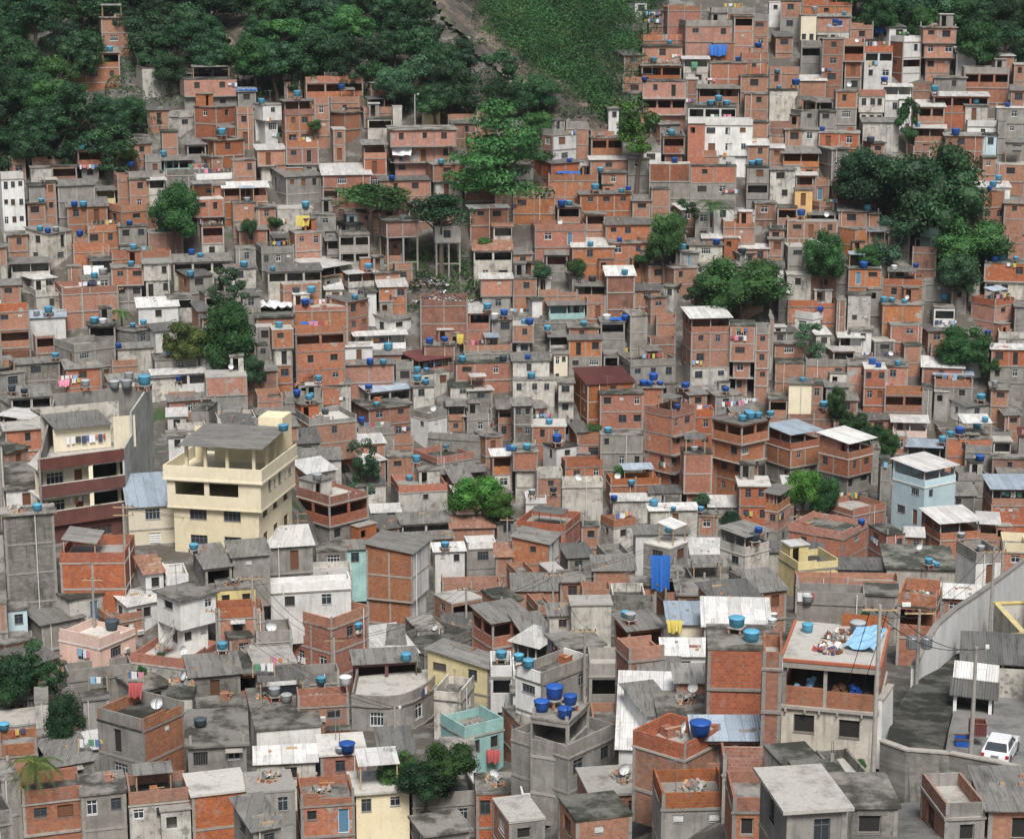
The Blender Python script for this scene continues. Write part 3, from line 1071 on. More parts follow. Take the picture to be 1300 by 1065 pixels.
def make_house(o, sink=None):
    """build at the origin; returns [(part name, MB, children)] - or adds everything to the MB sink"""
    rr = o['rnd']; LA, LB, s = o['LA'], o['LB'], o['s']
    STO = 2.75 * rr.uniform(.94, 1.06)
    z0, zt, zv = 0.0, o['zt'] - o['z0'], o['zv'] - o['z0']
    wl = o['wall']; mA, mB = wl[0], wl[-1]
    roof = o['roof']; rk = roof[0]; opts = o['opt']; near = s > 11.5
    parts = []
    add = lambda n, mb: (parts.append((n, mb)) if mb.v else None)
    W = MB(); FR = MB()
    # heights
    par = pm = None
    if rk == 'p':
        par = min(1.0, max(.35, (zt - zv) * .5)); pm = roof[1] if len(roof) > 1 else None; ztop = zt - par
    elif rk == 'c': ztop = zt - 2.35
    elif rk == 's': ztop = zt - .05
    else: ztop = zt - .18
    if ztop < 1: ztop = 1
    nst = max(1, int((ztop - zv) / STO + .6)) if ztop > zv else 0
    hb = z0
    if 'h' in o: hb = zv
    # openings
    wins = []
    ins = [0.0]
    for k in range(8): ins.append(ins[-1] + (rr.choice((.25, .4, .6)) if nst > 1 and ins[-1] < .7 and rr.random() < .38 and LB > 3 and LA > 2.6 else 0))
    def face_holes(L, which, has):
        hs = []
        if L < 1.7 or not has: return hs
        n = o.get('n')
        if which == 'A' or n is None:
            n = max(1, int(round(L / 3.6))) if L > 2.2 else 1
        if n == 0: return hs
        top_open = ('o' in opts) and rk != 'c'
        for k in range(max(nst, 1)):
            zl_ = ztop - (k + 1) * STO
            zc = ztop - k * STO - (.12 if k else .05)      # ceiling of this storey
            if zc - 2.2 < hb: break
            if (k == 0 and top_open) or (which == 'B' and L > 2.4 and rk != 'c' and 'wk' not in o and rr.random() < .09):
                nb = max(1, int(round(L / 3.0))); bw = L / nb
                for q in range(nb): hs.append((q * bw + .22, (q + 1) * bw - .12, zc - 1.55 if zc - 1.55 > hb + .1 else hb + .1, zc - .28, k))
                continue
            if k == 0 and rk == 'c': pass
            bw = L / n
            for q in range(n):
                if n > 1 and rr.random() < .12 or (which == 'A' and rr.random() < .35): continue
                r = rr.random()
                w = min(bw * .55, rr.choice((.8, 1.0, 1.2, 1.5)) if bw > 2.2 else .8); h = rr.choice((.8, 1.0, 1.1, 1.2))
                kind = rr.choice(('dalu', 'alu', 'white', 'wood', 'open', 'dalu', 'dalu', 'open', 'grille'))
                if r < .06: h = .5; w = min(.6, w); kind = 'louvre'
                elif r < .10: kind = 'shut'
                lo = zc - .38 - h
                if r > .93 and bw > 2: kind = rr.choice(('door', 'door', 'odoor', 'bdoor', 'door')); w = .85; h = 2.05; lo = zc - 2.45
                if 'wk' in o: kind = o['wk']
                if lo < hb + .1: continue
                c = (q + .5) * bw + rr.uniform(-.12, .12) * bw
                c = max(w / 2 + .2, min(L - w / 2 - .2, c))
                c = max(w / 2 + .15 + ins[k], min(L - w / 2 - .15 - ins[k], c)); a = (c - w / 2, c + w / 2, lo, lo + h, k)
                if any(a[0] < b[1] + .1 and a[1] > b[0] - .1 and a[2] < b[3] and a[3] > b[2] for b in hs): continue
                hs.append(a)
                wins.append((which, c, lo, w, h, kind, ins[k]))
        return hs
    has = 'x' not in opts
    hB = face_holes(LB, 'B', has); hA = face_holes(LA, 'A', has and (o['xc'] - o['xl']) > 12)
    lowB = None
    if mB in 'Bb' and nst >= 2 and rr.random() < .33: lowB = (ztop - STO * (nst - 1) - .1, rr.choice('GGw'))
    nl = max(1, nst); alt = rr.choice('GGwB')
    for k in range(nl):
        zh = ztop - k * STO; zl_ = ztop - (k + 1) * STO if k < nl - 1 else hb
        if zl_ < hb: zl_ = hb
        if zh - zl_ < .05: break
        i_ = ins[k]; m1, m2 = mB, mA
        if lowB and zh <= lowB[0] + .3: m1 = m2 = lowB[1]
        elif k and mB in 'Bb' and alt != 'B' and rr.random() < .13: m1 = m2 = alt
        wall(W, (i_, i_), (LB - i_, i_), zl_, zh, [(q[0] - i_, q[1] - i_, q[2], q[3]) for q in hB if q[4] == k], m1)
        wall(W, (i_, LA), (i_, i_), zl_, zh, [(LA - q[1], LA - q[0], q[2], q[3]) for q in hA if q[4] == k], m2)
        wall(W, (LB - i_, i_), (LB - i_, LA), zl_, zh, [], m2); wall(W, (LB, LA), (0, LA), zl_, zh, [], m1)
        if k and i_ > ins[k - 1]: W.face([(0, 0, zh), (0, LA, zh), (LB, LA, zh), (LB, 0, zh)], 'conc')
    cover = MB()
    # concrete frame: columns and floor bands 3 cm proud
    frame_on = mB in 'BbGg' or mA in 'Bb'
    zz = [ztop - k * STO for k in range(1, nst + 2) if ztop - k * STO > hb + .4]
    pr = .035
    if frame_on:
        nc = max(1, int(round(LB / 3.3)))
        for q in range(nc + 1):
            x = q * (LB - .22); x = x / nc if nc else 0
            segs = [hb] + sorted(zz) + [ztop]
            if any(h_[0] < x + .24 and h_[1] > x - .02 for h_ in hB) and 0 < q < nc: continue
            for i in range(len(segs) - 1):
                i_ = ins[min(7, len(segs) - 2 - i)]; xo = i_ if q == 0 else -i_ if q == nc else 0
                FR.box(x + xo - (pr if q == 0 else 0), x + xo + .2 + (pr if q == nc else 0), i_ - pr, i_ + .05, segs[i] + (.11 if i else 0), segs[i + 1] - .11, 'conc')
        if mA in 'Bb' and LA > 2:
            na = max(1, int(round(LA / 3.3)))
            for q in range(1, na + 1):
                y = q * (LA - .22) / na
                segs = [hb] + sorted(zz) + [ztop]
                if any(h_[0] < y + .24 and h_[1] > y - .02 for h_ in hA) and q < na: continue
                for i in range(len(segs) - 1):
                    i_ = ins[min(7, len(segs) - 2 - i)]; FR.box(i_ - pr, i_ + .05, y, y + .2, segs[i] + (.11 if i else 0), segs[i + 1] - .11, 'conc')
    eb = .75 if 'e' in opts else (.12 if rr.random() < .4 else pr + .015)
    for zi, z in enumerate(zz):
        i_ = ins[zi]
        if frame_on or 'e' in opts: FR.box(i_ - pr - .015, LB - i_ + .03, i_ - eb, ins[zi + 1] + .04, z - .1, z + .1, 'conc')
        if frame_on: FR.box(i_ - pr - .015, ins[zi + 1] + .03, ins[zi + 1] + .04, LA, z - .1, z + .1, 'conc')
    # stilts
    if 'h' in o:
        for x in (0.1, LB / 2, LB - .35):
            for y in (.1, LA - .4): FR.box(x, x + .28, y, y + .28, z0, hb, 'conc')
        FR.box(0, LB, 0, LA, hb - .2, hb, 'conc')
        FR.box(.3, LB - .3, .15, .3, hb * .55, hb * .55 + .2, 'conc')
    oh = .0
    top = MB()
    if rk == 'f':
        oh = rr.choice((.05, .15, .3))
        m = rr.choice(('slab', 'slab', 'moss', 'clean'))
        top.box(-oh, LB + oh, -oh, LA + oh, ztop, ztop + .18, m); name = 'roof_slab'
        # starter columns sticking out of many slabs
        if rr.random() < .4 and mB in 'BbG':
            for x in (.1, LB - .3):
                for y in (.1, LA - .3):
                    if rr.random() < .7:
                        sc_ = MB(); sc_.box(x, x + .2, y, y + .2, ztop + .18, ztop + .18 + rr.uniform(.25, .9), 'conc')
                        for rx_ in (.04, .14): sc_.box(x + rx_, x + rx_ + .02, y + .04, y + .06, ztop + .18, ztop + 1.35, 'black')
                        add('starter_column', sc_)
    elif rk == 'p':
        m = rr.choice(('slab', 'moss', 'slab', 'clean')); pmB = pm or mB; pmA = pm or mA
        top.box(-.06, LB + .06, -.06, LA + .06, ztop - .14, ztop + .0, m); name = 'roof_slab'
        PP = MB(); t = .14
        hts = [par] * 4
        if rr.random() < .35: hts = [par, par * rr.uniform(.4, 1), par, par * rr.uniform(.6, 1.2)]
        if rr.random() < .3 and LB > 3.5:
            k_ = LB * rr.uniform(.3, .7); PP.box(0, k_, 0, t, ztop, ztop + hts[0], pmB); PP.box(k_, LB, 0, t, ztop, ztop + hts[0] * rr.uniform(.45, .8), pmB)
        else: PP.box(0, LB, 0, t, ztop, ztop + hts[0], pmB)
        PP.box(-.02, LB + .02, -.02, t + .02, ztop + hts[0], ztop + hts[0] + .03, 'conc') if False else None
        PP.box(0, t, t, LA - t, ztop, ztop + hts[3], pmA)
        PP.box(LB - t, LB, t, LA - t, ztop, ztop + hts[1], pmA); PP.box(0, LB, LA - t, LA, ztop, ztop + hts[2] * rr.uniform(.7, 1), pmB)
        add('parapet', PP)
        if frame_on:
            for x in ([0, LB - .2] if LB < 6 else [0, LB / 2 - .1, LB - .2]): FR.box(x - .02, x + .2, -pr - .01, .0, ztop, ztop + par + rr.choice((0, 0, .25)), 'conc')
        FR.box(-.1, LB + .08, -.09, -.06, ztop - .16, ztop - .01, 'conc')
    elif rk == 's':
        c = 's' + roof[1]; rise = rr.uniform(.10, .2) * LA; oh = .3
        name = 'roof_sheet'; t = .05
        top.hexa([(-oh, -oh, zt - .05), (LB + oh, -oh, zt - .05), (LB + oh, LA + oh, zt + rise - .05), (-oh, LA + oh, zt + rise - .05),
                  (-oh, -oh, zt), (LB + oh, -oh, zt), (LB + oh, LA + oh, zt + rise), (-oh, LA + oh, zt + rise)], c)
        # gable wedge
        zr = ztop + rise * .98
        W.face([(0, LA, ztop), (0, 0, ztop), (0, LA, zr)], mA); W.face([(LB, 0, ztop), (LB, LA, ztop), (LB, LA, zr)], mA)
        W.face([(LB, LA, ztop), (0, LA, ztop), (0, LA, zr), (LB, LA, zr)], mB)
        if rr.random() < .5:   # bricks and planks that weigh the sheets down
            for q in range(rr.randint(1, 4)):
                wt = MB(); x, y = rr.uniform(.3, max(.4, LB - .4)), rr.uniform(.3, max(.4, LA - .4)); z = zt + rise * (y + .3) / (LA + .6)
                wt.box(x, x + rr.choice((.25, .25, .9)), y, y + .16, z - .02, z + .16, rr.choice(('B', 'conc', 'timber')))
                add('roof_weight', wt)
    elif rk == 'c':
        c = 's' + roof[1]; m = rr.choice(('slab', 'clean'))
        top.box(-.08, LB + .08, -.08, LA + .08, ztop - .16, ztop, m); name = 'terrace_slab'
        PP = MB(); t = .13; ph = .95
        pmB = mB; pmA = mA
        PP.box(0, LB, 0, t, ztop, ztop + ph, pmB); PP.box(0, t, t, LA - t, ztop, ztop + ph, pmA); PP.box(LB - t, LB, t, LA - t, ztop, ztop + ph, pmA)
        PP.box(0, LB, LA - t, LA, ztop, ztop + 2.4, pmB)
        add('parapet', PP)
        if LB > 4.5 and rr.random() < .6:
            rm = MB(); x1 = LB * rr.uniform(.3, .45)
            rx0, rx1 = (.2, x1) if rr.random() < .5 else (LB - x1, LB - .2)
            wall(rm, (rx0, LA * .35), (rx1, LA * .35), ztop, ztop + 2.3, [(.5, min(1.4, rx1 - rx0 - .2), ztop + .02, ztop + 2.0)] if rx1 - rx0 > 1.2 else [], mB)
            wall(rm, (rx0, LA - .2), (rx0, LA * .35), ztop, ztop + 2.3, [], mB); wall(rm, (rx1, LA * .35), (rx1, LA - .2), ztop, ztop + 2.3, [], mB)
            add('terrace_room', rm)
        npst = max(2, int(round(LB / 3)) + 1)
        for q in range(npst):
            x = .02 + q * (LB - .2) / (npst - 1)
            pt = MB(); pt.box(x, x + .14, .02 + t, .16 + t, ztop + .0, ztop + 2.33, 'conc' if mB in 'BbGg' else 'w'); add('post', pt)
        for q in range(1, max(2, int(LA / 3)) + 1):
            y = q * (LA - .6) / max(2, int(LA / 3))
            pt = MB(); pt.box(t, .14 + t, y, y + .14, ztop, ztop + 2.36, 'conc'); add('post', pt)
        oh = .4; rise = rr.uniform(.06, .12) * LA; t = .05
        cn = MB()
        cn.hexa([(-oh, -oh, zt - .06), (LB + oh, -oh, zt - .06), (LB + oh, LA + oh, zt + rise - .06), (-oh, LA + oh, zt + rise - .06),
                 (-oh, -oh, zt), (LB + oh, -oh, zt), (LB + oh, LA + oh, zt + rise), (-oh, LA + oh, zt + rise)], c)
        add('canopy', cn)
    top_name = name
    add(top_name, top)
    parts.insert(0, ('wall', W)); add('concrete_frame', FR)
    if rr.random() < (.45 if near else .2) and not o.get('nopipe'):
        dp = MB(); x = rr.uniform(.3, max(.4, LB - .3)); x = min(x, LB - .1)
        if not any(h_[0] - .1 < x < h_[1] + .1 for h_ in hB):
            dp.path([(x, -.14, zt - .1), (x, -.14, max(hb, zv - 3))], .05, 'pvc', 6); add('drainpipe', dp)
    if rk in 'fp' and LB > 3.8 and LA > 3.8 and rr.random() < (.45 if s < 12 else .0) and (zt - zv) * s > 14:
        rw, rd, rh = rr.uniform(1.8, min(3.2, LB * .5)), rr.uniform(1.8, LA * .45), rr.uniform(1.9, 2.3)
        x0 = rr.choice((.25, LB - rw - .25)); y0 = LA - rd - .25; zb_ = ztop + (.18 if rk == 'f' else 0); mm = rr.choice((mB, mB, 'G', 'w'))
        rm = MB(); wall(rm, (x0, y0), (x0 + rw, y0), zb_, zb_ + rh, [(.35, 1.15, zb_ + .03, zb_ + rh - .25)], mm)
        wall(rm, (x0, y0 + rd), (x0, y0), zb_, zb_ + rh, [], mm); wall(rm, (x0 + rw, y0), (x0 + rw, y0 + rd), zb_, zb_ + rh, [], mm); wall(rm, (x0 + rw, y0 + rd), (x0, y0 + rd), zb_, zb_ + rh, [], mm)
        rm.box(x0 - .15, x0 + rw + .15, y0 - .2, y0 + rd + .15, zb_ + rh, zb_ + rh + .12, rr.choice(('slab', 'moss', 'sg', 'sw'))); add('roof_room', rm)
    if rk in 'fp' and LB > 3.6 and LA > 3.4 and rr.random() < (.3 if s < 12 else .08) and 'o' not in opts:
        lw, ld, lh = rr.uniform(2, LB * .7), rr.uniform(1.6, LA * .6), rr.uniform(1.7, 2.3); x0 = rr.uniform(.2, LB - lw - .1); y0 = rr.uniform(.2, LA - ld - .1); zb_ = ztop + (.18 if rk == 'f' else 0); ri = rr.uniform(.1, .5)
        c = rr.choice(('sw', 'sg', 'sg', 'sb', 'sd')); lt_ = MB()
        lt_.hexa([(x0 - .2, y0 - .2, zb_ + lh), (x0 + lw + .2, y0 - .2, zb_ + lh), (x0 + lw + .2, y0 + ld + .2, zb_ + lh + ri), (x0 - .2, y0 + ld + .2, zb_ + lh + ri), (x0 - .2, y0 - .2, zb_ + lh + .05), (x0 + lw + .2, y0 - .2, zb_ + lh + .05), (x0 + lw + .2, y0 + ld + .2, zb_ + lh + ri + .05), (x0 - .2, y0 + ld + .2, zb_ + lh + ri + .05)], c)
        if not any(n_ == 'roof_room' for n_, _ in parts):
            add('lean_to_sheet', lt_)
            for a_, b_, e_ in ((0, 0, 0), (lw, 0, 0), (0, ld, ri), (lw, ld, ri)):
                q_ = MB(); q_.box(x0 + a_ - .05, x0 + a_ + .05, y0 + b_ - .05, y0 + b_ + .05, zb_, zb_ + lh + e_ * .9, 'timber'); add('lean_to_post', q_)
    # a low annexe built out from the front
    if 'h' not in o and LB > 4 and rr.random() < .3 and has and (zt - zv) > 2.5 and 'noannex' not in o:
        aw_ = rr.uniform(1.6, LB * .5); x0 = rr.choice((0.0, LB - aw_)); ah = zv + rr.uniform(.2, min(2.2, (zt - zv) * .5)); dp_ = rr.uniform(.8, 1.8); mm = rr.choice((mB, mB, 'G', 'w', 'B'))
        an = MB(); wall(an, (x0, -dp_), (x0 + aw_, -dp_), hb, ah, [(.4, 1.2, ah - 1.5, ah - .5)] if aw_ > 1.7 else [], mm)
        wall(an, (x0, -.05), (x0, -dp_), hb, ah, [], mm); wall(an, (x0 + aw_, -dp_), (x0 + aw_, -.05), hb, ah, [], mm)
        an.box(x0 - .1, x0 + aw_ + .1, -dp_ - .12, -.06, ah, ah + .1, rr.choice(('slab', 'moss', 'sg', 'conc'))); add('annexe', an)
    if s > 10.5:
        for which, c, lo, w, h, kind, i_ in wins:
            if which == 'B' and kind in ('alu', 'white', 'wood', 'dalu') and rr.random() < .25:
                ac = MB(); x = c + w / 2 + .3
                if x + .6 < LB and not any(h_[0] < x + .6 and h_[1] > x and h_[2] < lo + .5 and h_[3] > lo for h_ in hB):
                    ac.box(x, x + .6, i_ - .3, i_ + .02, lo + .05, lo + .45, 'pvc')
                    for q in range(5): ac.box(x + .05, x + .55, i_ - .31, i_ - .3, lo + .1 + q * .065, lo + .13 + q * .065, 'steel')
                    add('air_conditioner', ac)
            elif which == 'B' and kind != 'louvre' and i_ == 0 and rr.random() < .12 and h < 1.5:
                aw = MB(); aw.hexa([(c - w / 2 - .2, -.6, lo + h), (c + w / 2 + .2, -.6, lo + h), (c + w / 2 + .2, .0, lo + h + .22), (c - w / 2 - .2, 0, lo + h + .22), (c - w / 2 - .2, -.6, lo + h + .04), (c + w / 2 + .2, -.6, lo + h + .04), (c + w / 2 + .2, .0, lo + h + .26), (c - w / 2 - .2, 0, lo + h + .26)], rr.choice(('conc', 'sw', 'sg')))
                add('window_hood', aw)
    o['roof_z'] = {'f': ztop + .18, 'p': ztop, 's': zt, 'c': ztop}[rk]
    o['wins'] = wins
    o['rooftop'] = o['roof_z']
    return parts, wins

def finish_house(o, as_thing):
    parts, wins = make_house(o)
    rot = o['th']; loc = Vector((o['C'].x, o['C'].y, o['z0']))
    if not as_thing:
        T = Matrix.Translation(loc) @ Matrix.Rotation(rot, 4, 'Z')
        for n, mb in parts: FAR.add(mb, T)
        for which, c, lo, w, h, kind, i_ in wins:
            both = window_meshes(kind, w, h)[3]
            L = Matrix.Translation((c, i_, lo)) if which == 'B' else Matrix.Translation((i_, c, lo)) @ Matrix.Rotation(-math.pi / 2, 4, 'Z')
            FAR.add(both, T @ L)
        return
    mB = o['wall'][-1]
    root = empty(OBJNAME.get(mB, 'painted_house'), loc, rot)
    tag(root, 'x', 'house', 'houses crowding the hillside')
    for n, mb in parts: mb.build(n, root)
    near = o['s'] > 11.5
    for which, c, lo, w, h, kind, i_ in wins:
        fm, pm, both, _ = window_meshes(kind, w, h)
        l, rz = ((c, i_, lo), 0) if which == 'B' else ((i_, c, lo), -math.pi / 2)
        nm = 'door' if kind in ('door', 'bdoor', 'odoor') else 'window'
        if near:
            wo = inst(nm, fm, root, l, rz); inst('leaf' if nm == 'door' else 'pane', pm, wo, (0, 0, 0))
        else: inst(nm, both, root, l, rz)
    o['root'] = root
    return root

